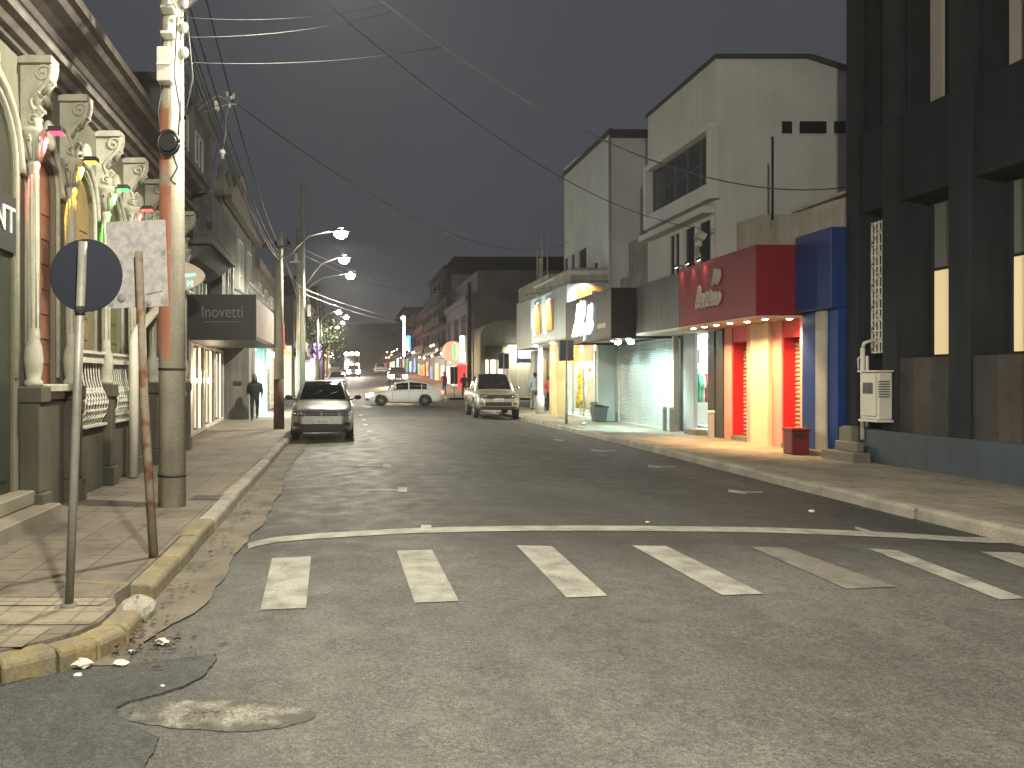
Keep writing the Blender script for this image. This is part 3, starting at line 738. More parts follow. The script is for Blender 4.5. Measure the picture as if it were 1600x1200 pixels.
for y in (34.3, 35.6, 36.8): mb.box(-6.0, -5.5, y, y + .8, .2, 1.9 if y != 35.6 else 1.1)
parts('shop_shelf', mb, m_offw, g3)
mb = MB(); mb.box(-6.2, XF - .4, 33.6, 37.4, 2.93, 2.98); part('ceiling_light', mb, E('shop_cool', (.72, 1.0, .93), 5), g3)
lamp('AREA', (-4.6, 35.5, 2.9), 420, (.70, 1.0, .92), (0, 0, 0), parent=g3, sx=2.4, sy=4)
lamp('AREA', (XF + .1, 35.5, 2.8), 60, (.70, 1.0, .92), aim((1, 0, -.6)), parent=g3, sx=2, sy=4)
mb = MB()
for y in (33.1, 34.7, 36.3, 37.9): mb.box(XF - .05, XF + .02, y, y + .06, .16, 2.95)
part('shop_frame', mb, m_frame_w, g3)
m_yel = M('yellow_canvas', (.55, .33, .05), .7, var=.12)
mb = MB(); mb.prism([(XF + .005, 3.35), (XF + 1.1, 2.85), (XF + 1.1, 2.70), (XF + .005, 3.2)], 'y', 33.1, 38.0); part('awning', mb, m_yel, g3)
mb = MB(); mb.box(XF + .02, XF + .75, 38.6, 38.75, 3.3, 4.2); part('blade_sign', mb, M('faded_red_sign', (.5, .10, .07), .6, emit=(1, .15, .1), es=.25), g3)
mb = MB(); mb.box(XF + .02, XF + .6, 41.6, 41.75, 2.9, 3.4); part('blade_sign', mb, M('faded_red_sign_two', (.42, .10, .08), .6, emit=(1, .15, .1), es=.2), g3)
mb = MB()
for i in range(20): mb.box(XF - .06, XF + .0 + .02 * (i % 2), 39.3, 43.5, .2 + i * .14, .2 + i * .14 + .138)
part('rolling_shutter', mb, m_offw, g3)
for y in (34, 36.6, 39.6, 41.8): window(g3, 1, XF, y, y + 1.1, 4.0, 5.6, m_frame_w, None, 1, 0, .07)
# side wall turned to the crossing and its wall lamp
t = thing('wall_lamp', 'small round white wall lamp glowing by the shopfront left of the silver car', 'lamp', (XF + .2, 39.0, 2.75))
mb = MB(); mb.ell((XF + .22, 38.9, 2.75), .12, .12, .12, 12, 8); part('globe', mb, E('globe_white', (1, .95, .82), 16), t)
mb = MB(); mb.tube([(XF - .02, 38.9, 2.85), (XF + .16, 38.9, 2.82)], .02, 6); part('bracket', mb, m_frame_d, t)
lamp('POINT', (XF + .35, 38.9, 2.7), 60, (1, .95, .8), size=.12, parent=t)
# ------------------------------------------------------------------ dark building, near right
XR = FR
m_dk = M('charcoal_paint', (.012, .015, .021), .8, spec=.2, var=.2, vs=1.0, streak=.25, bump=.05)
m_dkp = M('charcoal_pilaster', (.018, .022, .029), .8, spec=.2, var=.2, vs=1.0, streak=.25, bump=.05)
m_dkb = M('blue_grey_plinth', (.045, .06, .078), .7, var=.16, vs=1.2, streak=.15, bump=.05)
m_tilep = tiles('slate_cladding', (.085, .062, .044), (.042, .036, .032), (.035, .03, .026), .46, .46, .4, bump=.2)
m_jamb = M('pale_jamb', (.42, .36, .34), .7, var=.1)
m_blind = M('roller_blind_grey', (.13, .14, .125), .7, var=.06)
m_blindlit = E('lit_blind', (1.0, .76, .40), .205)
m_whitem = M('white_metal', (.66, .64, .57), .5, var=.1)
db = thing('dark_building', 'tall charcoal painted building with stone panels and two lit blinds at the right edge', 'building', (XR, 11, .15))
TOP = 10.6
PIL = [(15.72, 16.06), (14.58, 14.98), (12.86, 13.34), (11.35, 11.86), (9.7, 10.2)]      # pilasters along the street
mb = MB()
for a, b in PIL: mb.box(XR - .04, XR + .6, a, b, .75, TOP)
parts('pilaster', mb, m_dkp, db, bevel=.01)
mb = MB(); mb.box(XR - .07, XR + .6, 9.0, 15.4, .1, .75); mb.box(XR - .03, XR + .6, 15.4, 16.06, .1, .75); part('plinth', mb, m_dkb, db, bevel=.012)
BAY = [(14.98, 15.72), (13.34, 14.58), (11.86, 12.86), (10.2, 11.35)]
mb = MB()
for a, b in BAY:
    mb.box(XR + .56, XR + .62, a, b, .75, TOP)
    mb.box(XR + .02, XR + .56, a, b, 4.80, 6.28); mb.box(XR + .02, XR + .56, a, b, 9.0, TOP)
mb.box(XR + .62, 25, 9.0, 16.04, .1, TOP - .3)
part('wall', mb, m_dk, db)
mb = MB(); mb.box(XR - .14, XR + .62, 9.0, 16.06, TOP, TOP + .25); part('cornice', mb, m_dk, db)
for a, b in BAY[1:]:
    mb = MB()
    for k in range(1): mb.box(XR + .0, XR + .55, a, b, .752, 2.04)
    part('stone_panel', mb, m_tilep, db)
for i, (a, b) in enumerate(BAY):
    if i == 0: continue
    # ground-floor window: blind drawn half over a lit room
    mb = MB(); fb(mb, -1, XR + .56, .0, .05, a + .06, b - .06, 2.045, 2.10); fb(mb, -1, XR + .56, 0, .05, a + .06, b - .06, 4.72, 4.795); fb(mb, -1, XR + .56, 0, .05, a + .06, a + .12, 2.10, 4.72); fb(mb, -1, XR + .56, 0, .05, b - .12, b - .06, 2.10, 4.72); fb(mb, -1, XR + .56, 0, .045, a + .12, b - .12, 3.55, 3.60)
    f = part('window', mb, m_dkp, db)
    mb = MB(); mb.box(XR + .535, XR + .555, a + .12, b - .12, 3.60, 4.72); part('blind', mb, m_blind, f)
    mb = MB(); mb.box(XR + .535, XR + .555, a + .12, b - .12, 2.10, 3.55); part('pane', mb, m_blindlit, f)
for i, (a, b) in enumerate(BAY):
    # slim upper window with a pale reveal
    mb = MB(); mb.box(XR + .52, XR + .557, a + .1, b - .1, 6.35, 8.9)
    f = part('window', mb, m_dkp, db)
    mb = MB(); mb.box(XR + .498, XR + .519, a + .12, b - .42, 6.42, 8.84); part('pane', mb, m_pane_d, f)
    mb = MB(); mb.box(XR + .47, XR + .515, b - .40, b - .11, 6.38, 8.88); part('blind', mb, m_jamb, f)
    mb = MB(); mb.box(XR + .10, XR + .56, b - .07, b - .001, 6.29, 8.99); mb.box(XR + .10, XR + .56, a + .001, a + .05, 6.29, 8.99); part('reveal', mb, m_dk, f)
    mb = MB()
    for z in (6.9, 7.5, 8.1, 8.6): mb.box(XR + .15, XR + .49, a + .18, a + .2, z, z + .02)
    part('window_bar', mb, m_dkp, f)
# first bay: white lattice grille, conduits, service box
a, b = BAY[0]
mb = MB(); mb.box(XR + .5, XR + .555, a + .03, b - .03, .76, 4.79); part('door_recess', mb, m_dk, db)
mb = MB()
for k in range(6):
    y = a + .10 + k * .10; mb.box(XR + .15, XR + .175, y, y + .022, 2.15, 4.6)
for k in range(13): mb.box(XR + .148, XR + .177, a + .1, a + .622, 2.16 + k * .2, 2.16 + k * .2 + .02)
for k in range(6):
    z = 2.2 + k * .4
    mb.tube([(XR + .145, a + .11, z), (XR + .145, a + .36, z + .19), (XR + .145, a + .61, z)], .012, 5); mb.tube([(XR + .145, a + .11, z + .38), (XR + .145, a + .36, z + .19), (XR + .145, a + .61, z + .38)], .012, 5)
part('grille', mb, m_whitem, db, bevel=0)
mb = MB(); mb.tube([(XR - .08, 15.48, .55), (XR - .08, 15.48, 2.25)], .04, 10); mb.tube([(XR - .07, 15.36, .78), (XR - .07, 15.36, 2.1)], .025, 8); mb.tube([(XR - .08, 15.48, 2.25), (XR - .08, 15.44, 2.34), (XR + .1, 15.44, 2.4)], .03, 8)
mb.tube([(XR - .08, 15.60, 1.85), (XR - .08, 15.62, 2.05), (XR - .08, 15.5, 2.12)], .015, 6)
part('conduit', mb, m_whitem, db)
sb = thing('service_box', 'white louvred metal service box fixed low on the charcoal wall beside a white conduit', 'service box', (XR - .07, 15.0, 1.0))
y0, y1, z0, z1 = 14.68, 15.20, .95, 1.80
mb = MB(); mb.box(XR - .30, XR - .045, y0, y1, z0, z1); part('cabinet', mb, m_whitem, sb, bevel=.02)
mb = MB(); mb.box(XR - .325, XR - .302, y0 + .05, y1 - .05, z0 + .06, z1 - .05); dd = part('door', mb, m_whitem, sb, bevel=.008)
mb = MB()
for k in range(8): mb.box(XR - .333, XR - .326, y0 + .12 + k * .036, y0 + .14 + k * .036, z0 + .46, z0 + .66)
part('louvre', mb, m_frame_d, dd)
mb = MB(); mb.box(XR - .34, XR - .04, y0 - .02, y1 + .02, z1 + .001, z1 + .03); mb.box(XR - .33, XR - .04, y0 - .01, y1 + .01, z0 - .04, z0 - .002); part('rain_hood', mb, m_whitem, sb)
mb = MB()
for k in range(7): mb.box(XR - .3005, XR - .1, y0 - .004, y0 - .0005, z0 + .4 + k * .045, z0 + .42 + k * .045)
part('side_vent', mb, m_frame_d, sb)
m_stp = M('step_cement', (.16, .15, .13), .85, var=.2, bump=.1)
mb = MB()
mb.prism([(15.7, .1), (17.0, .1), (17.0, .32), (16.75, .36), (16.5, .55), (16.25, .72), (15.95, .78), (15.7, .78)], 'x', XR - .16, XR - .001)
mb.box(XR - .5, XR - .162, 15.1, 16.1, .12, .32); mb.box(XR - .3, XR - .164, 15.3, 16.0, .322, .5)
single('side_step', mb, m_stp, 'low cement step with a curved cheek at the foot of the charcoal building', 'step', (XR - .2, 15.7, .15), bevel=.015)

# ------------------------------------------------------------------ blue narrow front
m_blue = M('blue_cladding', (.010, .04, .19), .55, spec=.2, var=.15, vs=2, streak=.2)
m_blued = M('blue_sign_panel', (.012, .035, .15), .5, spec=.25, var=.12)
m_gryst = M('grey_strip', (.36, .35, .33), .7, var=.15, streak=.2)
bb = thing('blue_shopfront', 'narrow deep blue shopfront with a grey upright strip beside the red shop', 'shopfront', (XR, 16.7, .15))
mb = MB(); mb.box(XR - .18, XR + .3, 16.09, 17.36, .1, 3.05); part('wall', mb, m_blue, bb, bevel=.01)
mb = MB(); mb.box(XR - .32, XR + .3, 16.08, 17.37, 3.052, 4.62); part('fascia', mb, m_blued, bb, bevel=.02)
mb = MB(); mb.box(XR - .215, XR - .182, 16.42, 16.80, .2, 3.04); part('door_strip', mb, m_gryst, bb)
mb = MB(); mb.box(XR - .36, XR - .1, 16.2, 17.3, .12, .24); part('step', mb, m_stp, bb, bevel=.01)

# ------------------------------------------------------------------ red corner shop
m_red = M('red_fascia', (.21, .013, .026), .5, spec=.25, var=.12, vs=1.5, streak=.12)
m_redin = M('red_jamb', (.60, .012, .018), .55, var=.1)
m_pink = M('coral_wall', (.62, .26, .22), .7, var=.08, vs=2)
m_cream = M('cream_pillar', (.66, .52, .34), .75, var=.08, vs=2, bump=.03)
m_browncl = M('dark_brown_cladding', (.045, .038, .028), .5, var=.2, vs=3)
m_shut = M('shutter_steel', (.45, .40, .34), .45, metal=.35, var=.1)
m_slogan = M('relief_letter_grey', (.42, .38, .33), .5, var=.08)
m_soff = M('soffit_cream', (.60, .42, .30), .7, var=.08)
XFA = 8.57                                        # front plane of the fascias
rs = thing('red_shop', 'shop with dark red corner fascia, coral walls and a row of warm downlights', 'shop', (XR, 19.3, .15))
mb = MB()
mb.box(XR, XR + .5, 17.37, 17.76, .1, 2.96); mb.box(XR, XR + .5, 18.5, 18.92, .1, 2.96); mb.box(XR, XR + .5, 19.75, 20.12, .1, 2.96); mb.box(XR, XR + .5, 20.9, 21.32, .1, 2.96)
parts('wall_pier', mb, m_pink, rs)
mb = MB(); mb.box(XR - .10, XR + .4, 18.921, 19.749, .1, 2.96); parts('pillar', mb, m_cream, rs, bevel=.015)
mb = MB(); mb.box(XR - .04, XR + .45, 21.322, 22.2, .1, 2.96); mb.box(XR - .07, XR - .041, 21.75, 21.78, .16, 2.95); parts('pillar', mb, m_browncl, rs, 'dark brown cladding pillar', bevel=.01)
for a, b in ((17.76, 18.5), (20.12, 20.9)):
    mb = MB(); mb.box(XR + .02, XR + .42, b - .05, b - .001, .12, 2.955); mb.box(XR + .02, XR + .42, a + .001, a + .03, .12, 2.955); mb.box(XR + .02, XR + .42, a + .03, b - .05, 2.58, 2.955); part('door_jamb', mb, m_redin, rs)
    mb = MB()
    n = 24
    for k in range(n):
        z = .26 + k * (2.32 / n); mb.prism([(XR + .30, z), (XR + .265, z + .03), (XR + .265, z + .065), (XR + .30, z + .094)], 'y', a + .031, b - .051)
    part('rolling_shutter', mb, m_shut, rs)
    mb = MB(); mb.box(XR - .03, XR + .4, a + .002, b - .002, .12, .255); part('threshold', mb, m_stp, rs)
mb = MB(); mb.box(XFA, XR + .5, 17.38, 21.38, 3.0, 4.48); fas = part('fascia', mb, m_red, rs, bevel=.012)
mb = MB(); mb.box(XFA + .02, XR + .4, 17.40, 21.36, 2.962, 2.998); part('soffit', mb, m_soff, rs)
# relief lettering: two rows of strokes, the lower like script, the upper a small motif
def strokes(rows, X, mat, parent, name, r=.03, out=-1):
    mb = MB()
    for pts in rows:
        mb.tube([(X, p[0], p[1]) for p in pts], r, 6)
    return part(name, mb, mat, parent)
def script(y0, y1, z, h, heights, slant=.15):      # running script from y0 (left) to y1 (right)
    out = []; n = len(heights); w = (y1 - y0) / n
    for i, k in enumerate(heights):
        pts = []
        for q in range(15):
            t = q / 14 * 2 * PI
            u = .5 - .42 * math.cos(t) + .12 * math.sin(2 * t); v = .5 - .5 * math.cos(t + .9)
            pts.append((y0 + w * (i + u) + (y1 - y0) / abs(y1 - y0) * slant * v * k * h * .4, z + h * k * v))
        out.append(pts)
    for i in range(n - 1):
        out.append([(y0 + w * (i + .75), z + .06), (y0 + w * (i + 1.0), z + .01), (y0 + w * (i + 1.2), z + .1 * h)])
    return out
strokes(script(20.25, 18.95, 3.38, .34, [1.5, .9, .95, 1.05, .9, .8]) + script(19.35, 18.98, 3.86, .34, [1.0, .9]), XFA - .03, m_slogan, fas, 'relief_letters', .038)
m_spot = E('spot_warm', (1.0, .80, .48), 22)
k = 0
for y, x in ((17.75, 8.95), (18.55, 8.95), (19.05, 8.8), (19.75, 8.8), (20.4, 8.8), (21.05, 8.8), (17.62, 9.4)):
    t = thing('downlight', ['warm round downlight nearest the blue shopfront under the red fascia', 'second warm downlight from the near end under the red fascia', 'warm downlight in front of the cream pillar, under the red fascia', 'warm downlight before the far edge of the cream pillar, under the red fascia', 'warm downlight before the far red doorway, under the red fascia', 'warm downlight at the far end of the red soffit by the brown pillar', 'small warm downlight set back beside the coral wall under the red fascia'][k], 'downlight', (x, y, 2.955), 'warm downlights under the red fascia'); k += 1
    mb = MB(); mb.lathe([(.02, 2.945), (.075, 2.945), (.085, 2.961), (.02, 2.9612)], (x, y, 0), 14); part('rim', mb, m_whitem, t)
    mb = MB(); mb.lathe([(.005, 2.925), (.045, 2.93), (.06, 2.944), (.01, 2.9445)], (x, y, 0), 14); part('bulb', mb, m_spot, t)
    lamp('SPOT', (x, y, 2.91), 125, (1.0, .60, .24), aim((.28, 0, -1)), .05, 110, .7, t)
# little wash lights on top of the red fascia
for i, y in enumerate((19.85, 20.5, 21.2)):
    t = thing('wash_light', ['small lamp clipped over the top edge of the red fascia, nearest the corner', 'small lamp clipped over the middle of the red fascia top', 'small lamp clipped over the far end of the red fascia top'][i], 'lamp', (XFA - .1, y, 4.5), 'small lamps on the red fascia')
    mb = MB(); mb.tube([(XFA + .05, y, 4.49), (XFA - .02, y, 4.56), (XFA - .14, y, 4.55)], .014, 6); mb.obox((XFA - .16, y, 4.53), .035, .05, .03, (0, -.5, 0)); part('arm', mb, m_frame_d, t)
    mb = MB(); mb.obox((XFA - .148, y, 4.498), .022, .04, .006, (0, -.5, 0)); part('lens', mb, E('wash_warm' + str(i), (1, .85, .55), 6), t)
    lamp('SPOT', (XFA - .14, y, 4.48), 5, (1, .85, .55), aim((.45, 0, -1)), .03, 70, .9, t)
m_binr = M('dark_red_bin', (.16, .012, .015), .5, var=.15)
bn = thing('litter_bin', 'dark red square litter bin standing at the near corner of the red shop', 'bin', (9.15, 16.9, .15))
mb = MB(); mb.box(8.98, 9.34, 16.74, 17.08, .15, .62); part('body', mb, m_binr, bn, bevel=.015)
mb = MB(); mb.box(8.96, 9.36, 16.72, 17.10, .622, .68); part('lid', mb, m_binr, bn, bevel=.012)
mb = MB(); mb.box(9.04, 9.28, 16.733, 16.739, .48, .57); part('opening', mb, m_dark, bn)

# low wall and parapet behind the red fascia, in front of the white block
m_wht = M('white_render', (.68, .68, .66), .85, var=.10, vs=.7, streak=.05, bump=.04)
m_wht2 = M('cool_white_render', (.68, .695, .70), .85, var=.10, vs=.7, streak=.05, bump=.04)
m_pars = M('stained_parapet', (.50, .46, .395), .9, var=.2, vs=1.2, streak=.16, bump=.08)
mb = MB(); mb.prism([(16.10, 3.1), (21.75, 3.1), (21.75, 5.75), (20.4, 5.7), (19.2, 5.45), (17.5, 5.42), (16.10, 5.36)], 'x', XR + .52, XR + .8)
mb.box(XR + .8, 16, 16.1, 21.75, .2, 5.3); mb.box(XR + .46, XR + .86, 16.1, 19.0, 5.452, 5.52)
single('parapet_wall', mb, m_pars, 'stained low parapet wall above the red fascia, in front of the tall white block', 'wall', (XR + .6, 18.5, .15), bevel=.02)

mb = MB(); mb.tube([(9.75, 19.0, 5.3), (9.75, 19.0, 7.2)], .025, 6); 
single('antenna_mast', mb, m_dk, 'thin dark antenna mast rising from the stained parapet before the white block', 'antenna', (9.75, 19, 5.4))
# ------------------------------------------------------------------ tall white block
wb = thing('white_block', 'tall white building with a long dark window band above the red shop', 'building', (XR, 24.3, .15))
mb = MB()
mb.prism([(XR, 3.0), (XR, 10.05), (XR + 2.4, 10.05), (XR + 5.2, 9.15), (18, 8.6), (18, 3.0)], 'y', 21.8, 26.7)
mb.box(XR + 2.5, 18, 21.8, 26.7, .1, 3.0)
part('wall', mb, m_wht, wb)
mb = MB(); mb.prism([(XR - .06, 10.052), (XR - .06, 10.15), (XR + 2.45, 10.15), (XR + 5.3, 9.24), (XR + 5.2, 9.152), (XR + 2.42, 10.052)], 'y', 21.7, 26.8); part('roof_edge', mb, m_frame_d, wb)
mb = MB()                                          # boxed surround of the window band
y0, y1, z0, z1 = 21.55, 26.35, 6.35, 8.35
mb.box(XR - .28, XR - .002, y0, y1, z0 - .0, z0 + .42); mb.box(XR - .28, XR - .002, y0, y1, z1 - .18, z1); mb.box(XR - .28, XR - .002, y0, y0 + .2, z0 + .42, z1 - .18); mb.box(XR - .28, XR - .002, y1 - .2, y1, z0 + .42, z1 - .18)
part('window_surround', mb, m_wht, wb, bevel=.015)
m_bluep = M('blueish_pane', (.045, .048, .062), .12, var=.2, spec=.6)
window(wb, -1, XR - .0, y0 + .21, y1 - .21, z0 + .43, z1 - .19, M('alu_frame', (.16, .16, .17), .4), m_bluep, 4, 1, .04, .05)
for a, b in ((21.9, 22.75), (22.9, 23.7), (23.95, 24.8)): window(wb, -1, XR, a, b, 4.55, 5.95, m_wht, m_pane_d, 1 if b > 24 else 0, 0, .07, .07)
mb = MB(); mb.box(XR - .35, XR - .003, 21.8, 26.6, 6.02, 6.2); mb.box(XR - .2, XR - .003, 21.8, 26.6, 4.36, 4.5); part('ledge', mb, m_wht, wb, bevel=.012)
for x0, x1 in ((11.38, 11.70), (11.84, 12.60), (12.74, 13.1)):
    mb = MB(); mb.box(x0, x1, 21.755, 21.799, 8.05, 8.43); f = part('vent_window', mb, m_wht, wb); mb = MB(); mb.box(x0 + .03, x1 - .03, 21.745, 21.754, 8.08, 8.40); part('pane', mb, m_pane_d, f)
t = thing('floodlight', 'small unlit white floodlight on the wall just above the red fascia', 'lamp', (XR - .3, 21.9, 5.3))
mb = MB(); mb.obox((XR - .36, 21.9, 5.42), .10, .14, .09, (0, .5, 0)); mb.ell((XR - .42, 21.85, 5.22), .09, .09, .10); part('head', mb, m_whitem, t)
mb = MB(); mb.tube([(XR - .01, 21.9, 5.5), (XR - .3, 21.9, 5.46)], .02, 6); part('bracket', mb, m_frame_d, t)

# ------------------------------------------------------------------ grey fascia shop with the lit doorway
m_gfas = M('grey_fascia', (.105, .105, .098), .55, var=.15, vs=1.4, streak=.3)
gs = thing('grey_shop', 'shop with plain grey fascia, lit doorway of clothes and wide closed steel shutter', 'shop', (XR, 24.5, .15))
mb = MB(); mb.box(XFA, XR + .5, 21.40, 24.58, 3.0, 4.40); part('fascia', mb, m_gfas, gs, bevel=.01)
mb = MB(); mb.box(XFA + .02, XR + .4, 21.42, 29.6, 2.93, 2.998); part('soffit', mb, m_offw, gs)
m_gpil = M('grey_pillar', (.34, .36, .36), .6, var=.1, vs=2)
mb = MB(); mb.box(XR - .02, XR + .08, 23.1, 23.85, .1, 2.93); mb.box(XR + .0, XR + .5, 22.205, 22.3, .1, 2.93); mb.box(XR - .08, XR + .5, 29.3, 29.75, .1, 2.93); parts('pillar', mb, m_gpil, gs, bevel=.012)
mb = MB(); mb.box(XR + .10, XR + .15, 23.851, 24.35, .1, 2.93); part('door_recess', mb, m_dark, gs)
mb = MB(); mb.box(XR + .5, XR + .58, 25.3, 29.8, .1, 2.93); mb.box(XR + 2.3, XR + 2.4, 21.5, 25.3, .1, 2.93); mb.box(XR + .59, XR + 2.29, 25.3, 25.38, .1, 2.93); mb.box(XR + .59, XR + 2.29, 21.5, 21.58, .1, 2.93); mb.box(XR + .001, XR + 2.29, 22.31, 23.09, .12, .30); mb.box(XR + .59, XR + 2.29, 23.1, 25.29, .12, .30); mb.box(XR + .151, XR + .58, 24.46, 24.5, .12, 2.92)
part('interior_wall', mb, m_offw, gs)
mb = MB(); mb.box(XR + .6, XR + 2.2, 22.3, 25.0, 2.88, 2.925); part('ceiling_light', mb, E('shop_white', (.85, 1.0, .95), 4), gs)
lamp('AREA', (XR + 1.0, 23.6, 2.86), 60, (.85, 1.0, .95), (0, 0, 0), parent=gs, sx=1.2, sy=1.0)
mb = MB(); mb.box(XR - .32, XR - .03, 22.3, 23.1, .12, .30); part('step', mb, m_stp, gs, bevel=.01)
mb = MB(); mb.tube([(XR + .50, 24.3, 1.9), (XR + 1.3, 24.3, 1.9)], .02, 6); mb.tube([(XR + 1.28, 24.3, 1.9), (XR + 1.28, 24.3, .3)], .015, 6); mb.box(XR + .5, XR + 1.4, 24.1, 24.6, 2.08, 2.12); mb.box(XR + .6, XR + .95, 24.2, 24.4, 2.121, 2.5)
part('clothes_rail', mb, m_whitem, gs)
SH = [((.10, .50, .26), 'green shirt at the near end of the clothes rail in the lit doorway'), ((.60, .72, .70), 'white shirt second on the clothes rail in the lit doorway'), ((.62, .10, .07), 'red shirt third on the clothes rail in the lit doorway'), ((.66, .58, .30), 'straw yellow shirt at the far end of the clothes rail in the lit doorway')]
for i, (c, lb) in enumerate(SH):
    x = XR + .585 + i * .115
    t = thing('shirt', lb, 'shirt', (x, 24.28, 1.86), 'shirts hung in the lit doorway')
    mb = MB(); rings = []
    for z, w, th in ((1.82, .04, .03), (1.78, .08, .04), (1.70, .12, .05), (1.5, .11, .055), (1.2, .11, .055), (.98, .12, .055)):
        rings.append([(x + th * math.sin(a) , 24.25 + w * math.cos(a) * (1 + .05 * math.sin(5 * a)), z) for a in [2 * PI * q / 16 for q in range(16)]])
    mb.loft(rings); 
    for sgn in (-1, 1): mb.tube([(x, 24.25 + sgn * .10, 1.73), (x, 24.25 + sgn * .15, 1.52), (x, 24.25 + sgn * .16, 1.40)], [.035, .045, .045], 8)
    part('cloth', mb, M('shirt_cloth' + str(i), c, .9, var=.15, vs=5), t)
    mb = MB(); mb.tube([(x, 24.1, 1.80), (x, 24.27, 1.85), (x, 24.3, 1.92)], .008, 5); part('hanger', mb, m_whitem, t)
mb = MB(); n = 46
for k in range(n):
    z = .19 + k * (2.70 / n); h = 2.70 / n
    mb.prism([(XR - .02, z), (XR - .055, z + h * .3), (XR - .055, z + h * .7), (XR - .02, z + h * .99)], 'y', 24.46, 29.28)
m_steel = M('shutter_pale_steel', (.58, .63, .61), .42, metal=.15, var=.1, vs=.8, streak=.12)
part('rolling_shutter', mb, m_steel, gs)
mb = MB(); mb.box(XR - .08, XR + .02, 24.46, 29.28, .13, .19); mb.box(XR - .1, XR + .05, 24.36, 24.455, .13, 2.92); mb.box(XR - .1, XR + .05, 29.285, 29.298, .13, 2.92); part('shutter_frame', mb, m_whitem, gs)
for i, (y, x) in enumerate(((24.75, 9.36), (24.25, 9.36), (21.6, 9.36))):
    t = thing('bollard', ['short grey post with a white cap beside the wide steel shutter', 'short grey post with a white cap at the near side of the lit doorway', 'short grey post with a white cap in front of the dark brown pillar'][i], 'post', (x, y - .3, .15), 'short posts with white caps')
    mb = MB(); mb.box(x - .06, x + .06, y - .36, y - .24, .14, .78); part('shaft', mb, m_gpil, t, bevel=.01)
    mb = MB(); mb.box(x - .075, x + .075, y - .375, y - .225, .782, .86); part('cap', mb, m_whitem, t, bevel=.02)
# two bright floodlights under the near edge of the dark canopy
m_fl = E('flood_white', (.92, 1.0, .97), 45)
for i, (x, y) in enumerate(((8.14, 24.9), (8.46, 24.7))):
    t = thing('floodlight', ['very bright white floodlight under the outer corner of the black canopy', 'very bright white floodlight under the black canopy, the one nearer the wall'][i], 'lamp', (x, y, 2.85), 'white floodlights under the black canopy')
    mb = MB(); mb.box(x - .11, x + .11, y - .06, y + .06, 2.76, 2.835); part('housing', mb, m_whitem, t, bevel=.012)
    mb = MB(); mb.ell((x, y - .02, 2.74), .095, .085, .05, 12, 7); part('lens', mb, m_fl, t)
    lamp('SPOT', (x, y, 2.68), 230, (.66, 1.0, .92), aim((.45, .28, -1)), .1, 130, .7, t)
for y in (26.2, 27.6): lamp('SPOT', (8.9, y, 2.9), 85, (.66, 1.0, .92), aim((.4, 0, -1)), .06, 95, .7, gs)
mb = MB()
for y in (26.2, 27.6): mb.lathe([(.01, 2.90), (.06, 2.905), (.075, 2.929), (.01, 2.9295)], (8.9, y, 0), 12)
parts('ceiling_spot', mb, E('spot_cool', (.85, 1, .97), 20), gs)

# ------------------------------------------------------------------ black canopy shop with glowing script
bs = thing('black_canopy_shop', 'shop with a deep black canopy box and glowing white script, window lit yellow', 'shop', (XR, 28.5, .15))
XB = 7.85
m_blkc = M('black_canopy', (.018, .018, .02), .45, var=.2, vs=2)
m_brnf = M('brown_black_fascia', (.052, .046, .042), .45, var=.2, vs=1.4, streak=.25)
mb = MB(); mb.box(XB, XR + .5, 24.60, 24.68, 2.86, 4.36); mb.box(XB + .09, XR + .5, 24.68, 29.6, 2.99, 4.34); mb.box(XB + .09, XR, 29.6, 29.68, 2.86, 4.36); cn = part('canopy', mb, m_blkc, bs)
mb = MB(); mb.box(XB, XB + .088, 24.682, 29.68, 2.86, 4.36); ff = part('fascia', mb, m_brnf, bs)
m_glow = E('script_glow', (.93, .95, 1.0), 1.3)
strokes(script(28.7, 26.35, 3.10, .42, [1.0, 1.25, 1.0, .95, 1.1]) + script(28.3, 27.2, 3.55, .70, [.9, 1.0, .95]) + script(26.95, 26.4, 3.5, .62, [.85, .9]) + [[(28.35, 3.1), (27.9, 3.6), (27.6, 4.2)], [(27.3, 3.05), (27.2, 3.0), (27.35, 2.93)]], XB - .03, m_glow, ff, 'script_letters', .024)
mb = MB(); mb.box(XB - .012, XB - .001, 25.1, 25.9, 3.22, 3.36); part('plate', mb, m_slogan, ff)
XW = 9.05
mb = MB(); mb.box(XW + .9, XW + 1.0, 29.7, 36.5, .1, 3.0); mb.box(XW - .2, XW + .95, 29.72, 36.5, .12, .24); mb.box(XW + .0, XW + .9, 36.4, 36.5, .24, 3.0); mb.box(XW - .02, XR + .2, 29.76, 30.01, .12, 3.0)
part('interior_wall', mb, M('interior_pale', (.50, .585, .57), .7, var=.1), bs)
mb = MB(); mb.box(XW + .1, XW + .85, 30.0, 36.3, 2.9, 2.98); part('ceiling_light', mb, E('window_light', (1.0, .93, .68), 2), bs)
lamp('AREA', (XW + .4, 33, 2.88), 130, (1.0, .95, .80), (0, 0, 0), parent=bs, sx=.6, sy=6)
lamp('AREA', (XW + .08, 32.2, 2.84), 40, (1.0, .95, .82), aim((.30, .1, -1)), parent=bs, sx=.3, sy=4.5)  # unseen lamps added to brighten the fronts of the dresses
lamp('AREA', (XW - .15, 33, 2.95), 60, (1.0, .90, .60), aim((-.6, 0, -1)), parent=bs, sx=.4, sy=6)
mb = MB()
for y in (30.05, 31.6, 33.1, 34.4, 36.3): mb.box(XW - .04, XW + .02, y - .03, y + .03, .24, 2.6)
mb.box(XW - .04, XW + .02, 30.05, 36.3, 2.602, 2.66); f = part('shop_window', mb, m_gpil, bs)
